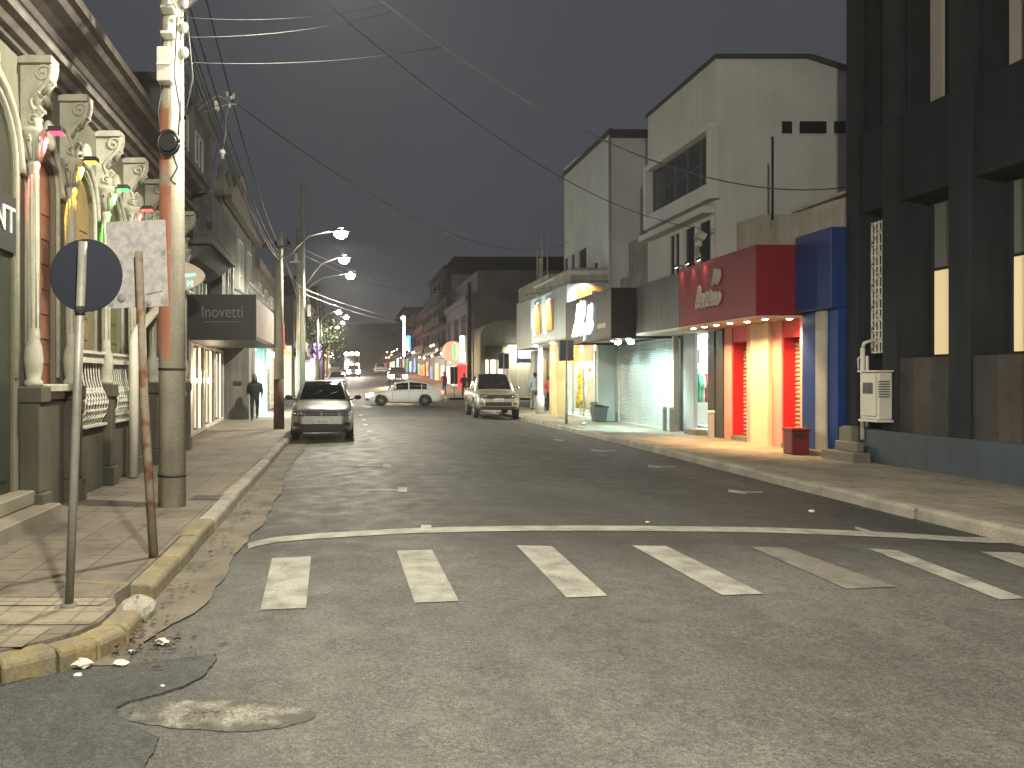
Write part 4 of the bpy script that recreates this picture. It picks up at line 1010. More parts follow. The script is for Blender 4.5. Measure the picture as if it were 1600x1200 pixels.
mb = MB(); mb.add([(XW - .01, 30.08, .26), (XW - .01, 36.27, .26), (XW - .01, 36.27, 2.6), (XW - .01, 30.08, 2.6)], [(0, 1, 2, 3)]); part('pane', mb, m_glass, f)
m_orl = E('orange_lightbox', (1.0, .34, .03), .62); m_orl2 = E('orange_lightbox_pale', (1.0, .36, .17), .5); m_yl = E('yellow_lightbox', (1.0, .80, .3), 1.2)
mb = MB(); mb.box(XW - .12, XW - .045, 32.15, 33.9, 2.30, 2.98); lb = part('light_box', mb, m_orl, bs)
mb = MB(); mb.box(XW - .128, XW - .121, 32.4, 33.85, 2.50, 2.58); mb.box(XW - .128, XW - .121, 32.5, 33.85, 2.66, 2.86); part('light_stripe', mb, m_yl, lb)
mb = MB(); mb.box(XW - .12, XW - .045, 30.2, 32.1, 2.30, 2.98); part('light_box', mb, m_orl2, bs)
# dresses on forms in the window
for i, (y, c, c2, lb) in enumerate(((32.9, (.80, .56, .03), (.10, .09, .02), 'yellow dress with a dark print on a form in the lit window'), (31.6, (.80, .77, .62), None, 'cream dress on a form beside the yellow one in the lit window'))):
    t = thing('dress_form', lb, 'dress', (XW + .24, y, .24), 'dresses shown in the lit window')
    mb = MB(); rings = []
    for z, w in ((.50, .36), (.9, .31), (1.25, .22), (1.42, .18), (1.6, .23), (1.78, .25), (1.86, .16), (1.90, .08)):
        rings.append([(XW + .24 + w * .5 * math.sin(a), y + w * math.cos(a) * (1 + .06 * math.sin(6 * a) * (z < 1.2)), z) for a in [2 * PI * q / 20 for q in range(20)]])
    mb.loft(rings); part('dress', mb, M('dress_cloth' + str(i), c, .85, var=.12, col2=c2, mix=.52, ms=9), t)
    mb = MB(); mb.lathe([(.05, 1.901), (.045, 1.98), (.07, 2.0), (.085, 2.08), (.08, 2.16), (.02, 2.24)], (XW + .24, y, 0), 14); part('form_head', mb, m_offw, t)
    mb = MB(); mb.lathe([(.16, .242), (.15, .26), (.02, .28), (.015, .56)], (XW + .24, y, 0), 14); part('stand', mb, m_whitem, t)
# grey bins by the shutter
m_bin = M('grey_bin', (.10, .115, .115), .5, var=.2, vs=4)
for i, (x, y, h, w) in enumerate(((9.15, 30.1, .60, .22), (8.98, 29.5, .52, .25))):
    t = thing('litter_bin', ['taller grey bin standing beside the far end of the steel shutter', 'lower open grey bin in front of the far end of the steel shutter'][i], 'bin', (x, y, .15), 'grey bins by the shutter')
    mb = MB(); rings = [[(x + q * w * a, y + q * w * b, z) for a, b in ((-1, -1), (1, -1), (1, 1), (-1, 1))] for z, q in ((.15, .8), (.15 + h, 1.0))]
    mb.loft(rings, True, False); part('body', mb, m_bin, t, bevel=.02)
    mb = MB(); mb.obox((x + .02, y, .15 + h + .04), w * 1.05, w * 1.05, .025, (0, .18 * (i + .2), .1)); part('lid', mb, m_bin, t, bevel=.012)

# ------------------------------------------------------------------ second white block behind
w2 = thing('white_block', 'second tall white building, narrower and further off, behind the glowing script sign', 'building', (XR, 33.6, .15))
mb = MB(); mb.prism([(30.4, 3.0), (36.9, 3.0), (36.9, 11.0), (35.2, 10.95), (30.4, 10.62)], 'x', XR, 18); mb.box(XR + .4, 18, 30.4, 36.9, .1, 3.0); part('wall', mb, m_wht2, w2)
mb = MB(); mb.box(XR - .05, 13, 30.3, 30.399, 10.45, 10.75); mb.box(XR - .06, XR - .001, 30.3, 36.95, 10.62, 10.8); part('roof_edge', mb, m_frame_d, w2)
for a, b in ((36.0, 36.7), (34.9, 35.6), (33.2, 34.5)): window(w2, -1, XR, a, b, 5.0, 7.0, m_wht2, m_pane_d, 0, 0, .08, .07)
window(w2, -1, XR, 31.7, 32.4, 5.2, 6.2, m_wht2, m_pane_d, 0, 0, .08, .07)
mb = MB(); mb.box(XR - .5, XR - .003, 30.6, 32.6, 4.7, 4.85); mb.box(XR - .4, XR - .05, 30.9, 31.6, 5.0, 5.5); part('ledge', mb, m_wht2, w2)
mb = MB(); mb.tube([(XR - .06, 30.35, 4.4), (XR - .06, 30.35, 10.5)], .05, 8); part('downpipe', mb, m_gpil, w2)
m_lowg = M('low_link_wall', (.30, .30, .28), .85, var=.2, streak=.3)
mb = MB(); mb.box(XR + .6, 18, 26.72, 30.28, .1, 6.6); mb.box(XR + .3, XR + .598, 26.72, 30.28, 4.4, 5.3)
single('link_building', mb, m_lowg, 'low grey link building in the gap between the two tall white blocks', 'building', (XR + 1, 28.5, .15))

# ------------------------------------------------------------------ lit corner store with orange panels
ls = thing('lit_corner_store', 'brightly lit pale corner store with orange upright panels and a white outer column', 'shop', (XR, 37, .15))
XL = 8.07
m_lit = M('pale_cladding', (.58, .63, .63), .55, var=.08, vs=1.5, streak=.12)
mb = MB(); mb.box(XL, XR - .002, 30.3, 36.4, 3.10, 5.18); mb.box(XR - .8, XR - .001, 36.41, 43.4, 3.10, 5.6); bx = part('upper_box', mb, m_lit, ls, bevel=.12, seg=3)
m_opan = M('orange_panel', (.72, .36, .10), .5, var=.12, vs=2)
for y in (34.9, 32.9):
    mb = MB(); mb.box(XL - .06, XL - .002, y - .62, y + .62, 3.55, 4.75); part('orange_panel', mb, m_opan, bx)
    lamp('SPOT', (XL - .45, y + .1, 5.15), 320, (.92, 1, .97), aim((.45, 0, -1)), .05, 75, .8, ls)
    lamp('SPOT', (XL - .45, y + .7, 3.2), 170, (.8, 1, 1), aim((.45, 0, 1)), .05, 75, .8, ls)
mb = MB(); mb.box(8.42, 9.35, 30.24, 30.298, 4.2, 5.02); op = part('orange_panel', mb, m_opan, bx)
mb = MB(); mb.box(8.95, 9.15, 30.225, 30.239, 4.72, 4.86); part('dark_square', mb, m_frame_d, op)
lamp('SPOT', (8.6, 29.85, 5.25), 45, (1, .97, .88), aim((.12, .5, -1)), .05, 110, .8, ls)
lamp('SPOT', (8.05, 29.8, 4.45), 16, (.9, 1, 1), aim((.4, .6, .25)), .05, 110, .9, ls)
mb = MB()
for y in (34.9, 32.9): mb.box(XL - .5, XL - .4, y + .04, y + .16, 5.15, 5.2); mb.tube([(XL - .45, y + .1, 5.2), (XL + .1, y + .1, 5.28), (XL + .1, y + .1, 5.15)], .015, 6)
parts('spot_arm', mb, m_frame_d, ls)
mb = MB(); mb.lathe([(.17, .14), (.17, .9), (.11, .95), (.11, 3.09)], (8.33, 35.6, 0), 16); part('column', mb, M('white_column', (.7, .72, .75), .5, var=.05), ls)
m_ylp = M('yellow_pillar', (.68, .56, .30), .6, var=.08)
mb = MB()
for y, x in ((34.0, 8.55), (32.6, 8.42)): mb.box(x - .18, x + .18, y - .2, y + .2, .14, 3.09)
parts('pillar', mb, m_ylp, ls, bevel=.02)
for y, x in ((33.3, 8.3), (35.0, 8.9), (37.5, 9.2)): lamp('SPOT', (x, y, 3.05), 110, (1.0, .92, .66), (0, 0, 0), .1, 140, .6, ls)
mb = MB()
for y, x in ((33.3, 8.3), (35.0, 8.9), (36.1, 8.25)): mb.lathe([(.01, 3.04), (.09, 3.05), (.11, 3.098), (.01, 3.0985)], (x, y, 0), 12)
parts('ceiling_spot', mb, E('spot_neutral', (1, .96, .85), 25), ls)
mb = MB(); mb.box(XR - .05, XR + .38, 36.6, 38.4, .1, 3.09); mb.box(XR - .05, XR + .38, 42.5, 43.4, .1, 3.09); mb.box(XR + 1.4, XR + 1.5, 36.6, 43.4, .1, 3.09); part('wall', mb, m_lit, ls)
mb = MB(); mb.box(9.2, 11.1, 37.0, 43.4, 3.14, 3.2); part('ceiling', mb, m_offw, ls)
mb = MB(); mb.box(XR - .7, XR + .5, 36.95, 43.3, 5.602, 6.3); mb.box(XR - .62, XR - .5, 39.0, 39.12, 6.3, 7.3)
for i in range(3): mb.tube([(XR - .6, 37.5 + i, 6.3), (XR - .6, 37.5 + i, 8.4)], .03, 6)
part('roof_parapet', mb, m_pars, ls)
mb = MB(); mb.box(XL + .12, XR + .2, 30.6, 36.3, 5.182, 5.75); part('roof_house', mb, m_pars, ls, bevel=.1)
# ------------------------------------------------------------------ beyond the crossing
m_far = [M('far_render_' + str(i), c, .9, var=.2, vs=.6, streak=.12) for i, c in enumerate(((.09, .088, .085), (.24, .23, .215), (.11, .03, .028), (.07, .067, .07), (.26, .24, .19)))]
m_pane_f = M('far_pane', (.03, .032, .04), .2, var=.2)
FR_ = random.Random(21)
def far_building(side, y0, y1, h, mat, label, shop=None, floors=2, nwin=3, step=0, name='far_building', x=None, sign=None, depth=14):
    X = x if x is not None else (FR if side < 0 else FL)
    z0 = gz(y0); o = thing(name, label, 'building', (X, (y0 + y1) / 2, z0 + .15))
    def bx(mb, d0, d1, a, b, c, d): a_, b_ = X + side * d0, X + side * d1; mb.box(min(a_, b_), max(a_, b_), a, b, c, d)
    mb = MB(); bx(mb, 0, -depth, y0, y1, z0 - 1, z0 + h)
    if step: bx(mb, -.8, -depth + 1, y0 + .4, y1 - .4, z0 + h, z0 + h + step)
    part('wall', mb, mat, o)
    mb = MB(); bx(mb, .002, .25, y0, y1, z0 + h - .3, z0 + h + .12); part('cornice', mb, mat, o)
    sh = 3.4; fh = (h - sh - .4) / max(1, floors)
    for f in range(floors):
        for i in range(nwin):
            w = (y1 - y0) / nwin; ya = y0 + w * (i + .28); yb = y0 + w * (i + .72); za = z0 + sh + fh * f + fh * .2
            window(o, side, X, ya, yb, za, za + fh * .58, mat, m_pane_f, 1, 0, .07, .07)
        if h > 7 and nwin > 1 and f < floors:
            mb = MB(); bx(mb, .002, .7, y0 + .5, y1 - .5, z0 + sh + fh * f - .05, z0 + sh + fh * f + .07)
            bx(mb, .62, .68, y0 + .5, y1 - .5, z0 + sh + fh * f + .072, z0 + sh + fh * f + .75)
            part('balcony', mb, mat, o)
    mb = MB(); bx(mb, .002, .9, y0 + .2, y1 - .2, z0 + 3.05, z0 + 3.3); part('canopy', mb, m_frame_d, o)
    if shop:
        n = len(shop); w = (y1 - y0 - .6) / n
        for i, (c, st) in enumerate(shop):
            a, b = y0 + .3 + w * i + .08, y0 + .3 + w * (i + 1) - .08
            mb = MB(); bx(mb, .002, .05, a, b, z0 + .2, z0 + 2.9); fr_ = part('shopfront', mb, m_frame_d, o)
            mb = MB(); zt = z0 + FR_.uniform(1.7, 2.8); zb_ = z0 + FR_.uniform(.2, .6); a2 = a + (b - a) * FR_.uniform(.05, .35); b2 = b - (b - a) * FR_.uniform(.05, .3)
            bx(mb, .052, .08, a2, b2, zb_, zt)
            part('lit_window', mb, E_patchy('shop_glow', c, st * .24), fr_)
        for q in range(4):
            yb_ = FR_.uniform(y0 + .5, y1 - .5); zz_ = z0 + FR_.choice((2.6, 2.85, 3.45, 3.9)); cc_ = FR_.choice(((1, .9, .7), (1, .75, .45), (.9, .95, 1), (1, .5, .25)))
            mb = MB(); mb.ell((X + side * 1.0, yb_, zz_), .09, .09, .09, 10, 6); part('bulb', mb, E('far_bulb', cc_, 16), o)
            mb = MB(); mb.tube([(X + side * .02, yb_, zz_ + .12), (X + side * .98, yb_, zz_ + .1)], .015, 5); part('bulb_arm', mb, m_frame_d, o)
        yc = (y0 + y1) / 2; c, st = shop[0]
        lamp('AREA', (X + side * .5, yc, z0 + 2.6), 45 * (y1 - y0) / 8 * st, c, aim((side * .8, 0, -.7)), parent=o, sx=1, sy=y1 - y0 - 1)
    if sign:
        c, st, za, zb = sign
        mb = MB(); bx(mb, .92, 1.5, y0 + .3, y0 + .42, z0 + za, z0 + zb); part('blade_sign', mb, E('sign_glow', c, st * .3), o)
    return o
OR, WW, GR, RD, BLU, CW = (1.0, .25, .03), (1.0, .88, .66), (.25, 1.0, .5), (1.0, .05, .06), (.15, .3, 1.0), (.85, .95, 1.0)

# cream corner building with a rounded shoulder
cb = thing('corner_building', 'low cream corner building with a rounded roof shoulder facing the crossing', 'building', (9.5, 58, .15))
m_crm = M('cream_render', (.40, .385, .29), .85, var=.12, vs=.6, streak=.2)
mb = MB(); arc = [(9.4 + 1.6 * (1 - math.sin(t)), 4.6 + 1.1 * math.cos(t)) for t in [PI / 2 * k / 8 for k in range(8, -1, -1)]]
mb.prism([(9.4, -.2)] + [(9.4, 4.6)] + arc[1:] + [(22, 5.75), (22, -.2)], 'y', 58.0, 65.6); part('wall', mb, m_crm, cb)
mb = MB(); mb.box(10.9, 22, 57.9, 57.998, 5.4, 5.55); mb.box(9.4, 22, 57.93, 57.998, 3.95, 4.05); part('moulding', mb, m_crm, cb)
mb = MB(); mb.box(9.7, 10.9, 57.75, 57.995, 3.1, 3.9); sg = part('sign_board', mb, M('dark_sign', (.06, .055, .04), .5), cb)
for x0, x1, c, st in ((9.75, 9.95, WW, 1.3), (10.1, 10.45, (1, .85, .5), 1.6), (10.6, 10.95, WW, .7)):
    mb = MB(); mb.box(x0, x1, 57.96, 57.997, .3, 2.95); part('lit_doorway', mb, E('door_glow', c, st * .5), cb)
mb = MB(); mb.box(12.0, 13.3, 57.7, 57.997, 3.05, 3.75); bl_s = part('blue_sign', mb, E('blue_sign_glow', (.30, .42, .85), .55), cb)
mb = MB()
for i, (u, w) in enumerate(((12.15, .07), (12.36, .07), (12.28, .1), (12.6, .1), (12.8, .08), (13.0, .12))): mb.box(u, u + w, 57.68, 57.698, 3.22 + .05 * (i % 2), 3.58)
part('sign_letters', mb, E('sign_white', (.9, .95, 1), 1.0), bl_s)
mb = MB(); mb.box(11.3, 13.0, 57.3, 57.99, 3.86, 3.93); part('light_bar', mb, E('tube_light', (1, .97, .82), 1.2), cb)
lamp('AREA', (12.2, 57.0, 3.8), 130, (1, .95, .8), aim((0, .6, -1)), parent=cb, sx=2, sy=.4)
mb = MB(); mb.box(13.3, 14.0, 57.96, 57.997, .3, 3.0); part('shutter_door', mb, m_ylp, cb)
mb = MB(); mb.box(11.2, 11.5, 57.96, 57.997, 2.2, 2.9); mb.box(11.30, 11.33, 57.95, 57.997, .2, 2.2); part('conduit', mb, m_crm, cb)

far_building(-1, 65.8, 80, 7.6, m_far[1], 'stepped building with pale balconies and a white and red lit shop, past the cream corner', [(WW, 1.2), (RD, 1.6), (WW, 2.0), (CW, 1.4)], 1, 3, 2.2)
gb = far_building(-1, 80.2, 96, 11.4, m_far[3], 'broad grey block rising behind the cream corner building', [(OR, 2.2), (OR, 2.6), (BLU, 1.0)], 3, 4, 1.0)
mb = MB(); mb.box(10.2, 26, 79.8, 80.1, 5, 11.6); part('wall_side', mb, m_far[1], gb)
for x in (12, 15, 18, 21):
    mb = MB(); mb.box(x, x + 1.2, 79.75, 79.8, 9.0, 10.3); part('window', mb, m_pane_f, gb)
far_building(-1, 96.2, 112, 8.4, m_far[2], 'dull red building with glowing orange shopfronts on the right beyond the crossing', [(OR, 3.0), (OR, 2.6), (OR, 2.8), (GR, .8)], 2, 4)
far_building(-1, 112.4, 134, 8.5, m_far[3], 'dark building with white and blue neon at street level, right of the distant traffic', [(BLU, 2.2), (CW, 3.0), (GR, .7)], 2, 4, 0, sign=((.05, .35, 1), 5, 3.6, 5.4))
far_building(-1, 134.5, 160, 10.5, m_far[0], 'dark distant building on the right with a pale lit front', [(WW, 1.5), (CW, 2.0)], 3, 4)
far_building(-1, 160.5, 215, 8.5, m_far[3], 'farthest dim building on the right side of the climbing street', [(WW, 2), (RD, 1)], 2, 5)
lt = far_building(1, 57.6, 69, 7.2, m_far[1], 'building across the crossing on the left with a pale lit side wall', [(WW, .8), (CW, .8)], 1, 3)
mb = MB(); mb.box(-4.6, -3.75, 57.45, 57.59, .3, 3.9); part('lit_wall', mb, E('lit_wall_glow', (1.0, .93, .70), .45), lt)  # light falling on this wall is put in as its own glow
mb = MB(); mb.box(-3.4, -3.0, 57.6, 57.75, 2.5, 4.0); part('blade_sign', mb, E('blade_pale', (.85, 1, .9), .35), lt)
far_building(1, 69.3, 84, 9.6, m_far[3], 'dark building with violet neon on the left beyond the crossing', [((.25, .12, 1.0), 2.5), (CW, 1.2)], 2, 3, 0, sign=((.3, .15, 1.0), 9, 2.6, 4.0))
far_building(1, 84.3, 104, 7.8, m_far[0], 'low dark building with an amber doorway, further up the left side', [((1, .5, .15), 2.2), (WW, .8)], 1, 4)
far_building(1, 104.4, 132, 11.5, m_far[3], 'tall dark building halfway up the left side of the hill', [(WW, .8)], 3, 4)
far_building(1, 132.5, 215, 9.5, m_far[0], 'farthest dim building on the left side of the climbing street', [(WW, 1.2)], 2, 6)
far_building(1, 228, 240, 12, m_far[0], 'dark block closing the view at the top of the street', None, 3, 2, 0, x=60, depth=130)

# trees on the far pavements
m_leaf = M('leaves', (.045, .06, .03), .7, var=.4, vs=3); m_bark = M('bark', (.08, .065, .05), .9, var=.2, bump=.1)
def tree(x, y, h, r, seed, label):
    R = random.Random(seed); z = gz(y) + .15
    t = thing('street_tree', label, 'tree', (x, y, z), 'street trees beyond the crossing')
    mb = MB(); mb.tube([(x, y, z - .1), (x + .05, y, z + h * .25), (x - .05, y + .1, z + h * .55)], [.16, .13, .09], 8)
    tips = []
    for k in range(7):
        a = 2 * PI * k / 7 + R.random(); e = Vector((x + r * .6 * math.cos(a), y + r * .6 * math.sin(a), z + h * (.6 + .3 * R.random()))); tips.append(e)
        mb.tube([(x, y + .05, z + h * (.35 + .03 * k)), (x + r * .3 * math.cos(a), y + r * .3 * math.sin(a), z + h * .55), e], [.07, .05, .02], 6)
    part('trunk', mb, m_bark, t)
    mb = MB()
    for k in range(900):
        c = R.choice(tips) + Vector((R.gauss(0, r * .28), R.gauss(0, r * .28), R.gauss(0, h * .09)))
        u = Vector((R.gauss(0, 1), R.gauss(0, 1), R.gauss(0, .6))).normalized() * R.uniform(.07, .16); v = u.orthogonal().normalized() * .09
        mb.add([c - u, c + v, c + u, c - v], [(0, 1, 2, 3)])
    part('crown', mb, m_leaf, t)
tree(-2.2, 66, 6.2, 1.9, 1, 'dark leafy street tree on the left pavement just past the crossing')
tree(-2.4, 88, 6.8, 2.2, 2, 'dark leafy street tree further up the left pavement, behind the first one')
tree(8.2, 122, 6.5, 2.2, 3, 'dark leafy street tree on the right pavement near the blue neon')

# ------------------------------------------------------------------ poles, lamps and wires
m_conc = M('pole_concrete', (.47, .45, .37), .85, var=.18, vs=2.2, fine=.15, streak=.2, bump=.08, bs=35)
m_salmon = M('salmon_red_light', (.44, .19, .125), .8, var=.18, vs=3, col2=(.36, .33, .27), mix=.62, ms=4, bump=.06)  # colour holds the reddish light on the near pole's shaded side
m_rust = M('pole_rusty_paint', (.10, .055, .043), .8, var=.25, vs=2, streak=.2)
m_blk = M('black_plastic', (.012, .012, .014), .35, var=.1)
m_por = M('porcelain', (.62, .61, .56), .3, var=.06)
m_wire = M('wire_black', (.02, .02, .022), .5, var=.1)
m_wireg = M('wire_grey', (.30, .30, .30), .45, var=.1)
m_wirem = M('wire_dull', (.085, .085, .085), .5, var=.1)
m_galv = M('galvanised', (.34, .34, .33), .5, metal=.5, var=.12)
m_lens = E('street_lamp_lens', (1.0, .93, .74), 60)
m_lensf = E('street_lamp_far_lens', (1.0, .97, .84), 70)
LCOL = (1.0, .925, .72)
def street_lamp(base, head, label, power, lens, spot=166, kind='SPOT'):
    """arm clamped to a pole at base, reaching to head"""
    b, h = Vector(base), Vector(head)
    t = thing('street_lamp', label, 'street lamp', base, 'street lamps on the left poles')
    mb = MB(); mid = b.lerp(h, .45) + Vector((0, 0, .28 * (h.z - b.z) + .1))
    mb.tube([b, b.lerp(mid, .5) + Vector((0, 0, .05)), mid, mid.lerp(h, .6) + Vector((0, 0, .07)), h + Vector((-.25, 0, .05))], .035, 8); part('arm', mb, m_galv, t)
    mb = MB(); rings = []
    for s_, w, up in ((-.30, .05, .04), (-.2, .10, .07), (.05, .15, .10), (.28, .14, .09), (.40, .06, .04)):
        rings.append([(h.x + s_, h.y + w * math.cos(a), h.z + .05 + up * (math.sin(a) if math.sin(a) > 0 else .25 * math.sin(a))) for a in [2 * PI * k / 14 for k in range(14)]])
    mb.loft(rings); part('head', mb, m_galv, t)
    mb = MB(); mb.ell((h.x + .10, h.y, h.z - .01), .22, .145, .17, 14, 8); part('lens', mb, lens, t)
    lamp(kind, (h.x + .10, h.y, h.z - .24), power, LCOL, (0, 0, 0) if kind == 'SPOT' else None, .12, spot, .3, t)
    return t
def pole(name, label, x, y, r0, r1, h, mat, low=None):
    t = thing(name, label, 'utility pole', (x, y, gz(y) + .15), None)
    z = gz(y) + .10
    if low:
        mb = MB(); mb.lathe([(r0, z), (r0 - (r0 - r1) * low / h, z + low)], (x, y, 0), 20); part('lower_shaft', mb, m_rust, t)
        mb = MB(); mb.lathe([(r0 - (r0 - r1) * low / h, z + low + .002), (r1, z + h)], (x, y, 0), 20); part('shaft', mb, mat, t)
    else:
        mb = MB(); mb.lathe([(r0, z), (r0 - (r0 - r1) * .5, z + h * .5), (r1, z + h)], (x, y, 0), 24); part('shaft', mb, mat, t)
    return t
PX1, PY1 = -2.10, 10.07
p1 = pole('utility_pole', 'thick pale concrete utility pole with bands and reddish light painted on its side, near left', PX1, PY1, .168, .118, 9.6, m_conc)
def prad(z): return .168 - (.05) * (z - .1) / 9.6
mb = MB()                                       # reddish light on the building side of the shaft, put in as salmon colour
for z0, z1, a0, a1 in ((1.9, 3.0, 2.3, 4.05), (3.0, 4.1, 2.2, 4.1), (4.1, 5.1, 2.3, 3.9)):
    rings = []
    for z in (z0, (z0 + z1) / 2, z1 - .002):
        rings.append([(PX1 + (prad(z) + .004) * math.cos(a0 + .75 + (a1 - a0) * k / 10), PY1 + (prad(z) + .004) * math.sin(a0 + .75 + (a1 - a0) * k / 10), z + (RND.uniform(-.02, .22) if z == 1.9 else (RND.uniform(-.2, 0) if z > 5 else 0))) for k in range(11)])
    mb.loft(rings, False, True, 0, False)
part('painted_red_light', mb, m_salmon, p1)
mb = MB()
for z in (.52, 1.80): mb.lathe([(prad(z), z - .016), (prad(z) + .008, z - .014), (prad(z) + .008, z + .014), (prad(z), z + .016)], (PX1, PY1, 0), 24)
parts('steel_band', mb, m_iron, p1)
mb = MB(); mb.obox((PX1 - .03, PY1 - .24, 5.38), .085, .09, .20, (0, 0, 0)); mb.box(PX1 - .12, PX1 + .06, PY1 - .345, PY1 - .331, 5.36, 5.38); part('junction_box', mb, m_por, p1, bevel=.02)
mb = MB()
for k in range(5): mb.lathe([(.115 - .008 * abs(k - 2), -.02), (.13 - .008 * abs(k - 2), 0), (.115 - .008 * abs(k - 2), .02)], (PX1, PY1 - .24 + .035 * k, 4.48), 18, ax='y')
mb.tube([(PX1 + .12 * math.cos(t) - .0, PY1 - .22, 4.48 + .135 * math.sin(t)) for t in [2 * PI * k / 24 for k in range(25)]], .028, 6)
part('cable_coil', mb, m_blk, p1)
mb = MB()
for s_ in (-1, 1): mb.tube([(PX1 + s_ * .11, PY1 - .19, 4.55), (PX1 + s_ * .13, PY1 - .17, 4.9), (PX1 + s_ * .06, PY1 - .16, 5.3), (PX1 + s_ * .09, PY1 - .15, 6.0)], .011, 5)
mb.tube([(PX1 + .16, PY1 - .05, 6.4), (PX1 + .22, PY1 - .1, 5.8), (PX1 + .27, PY1 - .1, 5.3), (PX1 + .2, PY1 - .1, 4.95), (PX1 + .16, PY1 - .08, 4.8)], .011, 5)
mb.tube([(PX1 + .05, PY1 - .17, 4.35), (PX1 + .1, PY1 - .17, 4.2), (PX1 + .02, PY1 - .17, 4.05), (PX1 + .08, PY1 - .17, 4.0)], .012, 5)
part('cable_loop', mb, m_wire, p1)
mb = MB()
for z in (5.75, 6.05, 6.35, 6.65, 6.95): mb.box(PX1 - .07, PX1 + .07, PY1 - .33, PY1 - .12, z - .015, z + .015); mb.lathe([(.03, z + .02), (.05, z + .05), (.03, z + .075), (.05, z + .10), (.02, z + .13)], (PX1 + .02, PY1 - .27, 0), 10)
for z in (5.6, 5.9, 6.2, 6.5): mb.ell((PX1 + .17, PY1 - .08, z), .05, .05, .07, 10, 6)
parts('insulator', mb, m_por, p1)
mb = MB(); mb.box(PX1 - .95, PX1 + .95, PY1 - .20, PY1 - .13, 8.3, 8.42); mb.box(PX1 - .75, PX1 + .75, PY1 - .20, PY1 - .13, 7.4, 7.5); parts('crossarm', mb, m_galv, p1)
LAMP1 = (-.10, 9.55, 6.72)
street_lamp((PX1 + .12, PY1, 6.15), LAMP1, 'street lamp reaching over the road from the thick near concrete pole, just above the frame', 1250, m_lens, 174)
street_lamp((PX1 + .1, -2.2, 6.15), (.7, .2, 6.75), 'street lamp on the pole behind the viewer, lighting the near crossing', 3000, m_lens, kind='POINT')
pole('utility_pole', 'concrete utility pole standing behind the viewer at the near corner', PX1, -2.2, .168, .118, 9.6, m_conc)
p2 = pole('utility_pole', 'utility pole with a dark rusty lower half beside the silver parked car', -2.02, 25.2, .165, .12, 6.0, m_conc, 1.55)
mb = MB(); mb.tube([(-2.02, 25.05, 5.2), (-1.8, 25.05, 5.5), (-1.75, 25.1, 5.9)], .015, 5); mb.box(-2.5, -1.6, 25.0, 25.06, 5.6, 5.68)
for x in (-2.4, -2.1, -1.7): mb.lathe([(.05, 5.69), (.06, 5.74), (.03, 5.8)], (x, 25.03, 0), 8)
part('insulator_arm', mb, m_blk, p2)
m_pale = M('pole_pale_steel', (.40, .42, .36), .6, var=.12, streak=.2)
p3 = pole('utility_pole', 'tall slim pale pole behind the silver parked car', -1.68, 32.6, .115, .085, 9.2, m_pale)
mb = MB(); mb.box(-2.2, -1.68, 32.55, 32.6, 6.2, 6.26); mb.lathe([(.07, 6.26), (.07, 6.55), (.02, 6.6)], (-1.95, 32.57, 0), 10); mb.box(-1.5, -1.38, 32.52, 32.62, 4.1, 4.55); part('fittings', mb, m_por, p3)
p4 = pole('utility_pole', 'grey utility pole close behind the slim pale pole', -2.15, 38.4, .15, .11, 8.5, m_conc)
p5 = pole('utility_pole', 'dark utility pole at the far right corner of the crossing beside the pickup', 8.72, 58.6, .17, .13, 8.1, m_rust)
mb = MB(); mb.tube([(8.98, 58.5, .2), (8.98, 58.5, 6.2)], .05, 8); part('conduit', mb, m_pale, p5)
street_lamp((-1.9, 25.2, 5.15), (-.25, 26.6, 6.32), 'nearest visible street lamp, above the silver parked car', 1500, m_lensf)
street_lamp((-1.55, 32.6, 5.35), (-.16, 32.9, 6.38), 'second visible street lamp along the left side, just below the nearest', 1250, m_lensf)
street_lamp((-2.0, 38.4, 5.6), (.12, 38.6, 6.45), 'third visible street lamp along the left side, right of the second', 1500, m_lensf)
for y, x, z, lb in ((63.5, -.62, 6.7, 'fourth visible street lamp, first one beyond the crossing'), (72, -.05, 6.95, 'fifth visible street lamp, up the hill beyond the crossing'), (97, -.45, 8.1, 'sixth visible street lamp, halfway up the hill'), (104, -1.1, 8.0, 'seventh visible street lamp, lowest of the pair halfway up the hill')):
    street_lamp((-2.1, y, z - .9), (x, y, z), lb, 1500, m_lensf)
    mb = MB(); zz = gz(y); mb.lathe([(.14, zz + .1), (.1, z + 1.2)], (-2.15, y, 0), 12); single('lamp_pole', mb, m_conc, {63.5: 'plain pole of the first lamp beyond the crossing', 72: 'plain pole of the fifth visible lamp up the hill', 97: 'plain pole of the sixth visible lamp up the hill', 104: 'plain pole of the seventh visible lamp up the hill'}[y], 'lamp post', (-2.15, y, zz + .15))
def wire(p0, p1, sag, r=.012, n=22, mat=None, label=None, group=None, name='power_wire'):
    a, b = Vector(p0), Vector(p1); mb = MB()
    mb.tube([a.lerp(b, i / n) - Vector((0, 0, 4 * sag * (i / n) * (1 - i / n))) for i in range(n + 1)], r, 5)
    return single(name, mb, mat or m_wire, label, 'cable', a.lerp(b, .5), group)
wire((PX1, PY1 - .15, 8.4), (9.66, 16.1, 5.38), 1.36, .012, 40, m_wirem, 'thick cable sagging across the street from the near pole to the charcoal building', name='street_cable')
wire((PX1, PY1 - .15, 7.9), (9.75, 21.9, 5.6), 1.05, .009, 40, m_wire, 'thin cable crossing the street below the thick one, to the white block', name='street_cable')
for i, (x, z) in enumerate(((-.7, 8.5), (-.3, 8.5), (.35, 8.5), (.7, 8.5), (-.5, 7.55), (.1, 7.55), (.5, 7.55), (0, 6.9), (0, 6.5), (.08, 6.1))):
    wire((PX1 + x, PY1 - .17, z), (PX1 + x, -2.1, z), .3, .012, 20, m_wireg if i % 2 else m_wire, 'overhead wire running from the thick near concrete pole back over the viewer', 'wires over the viewer')
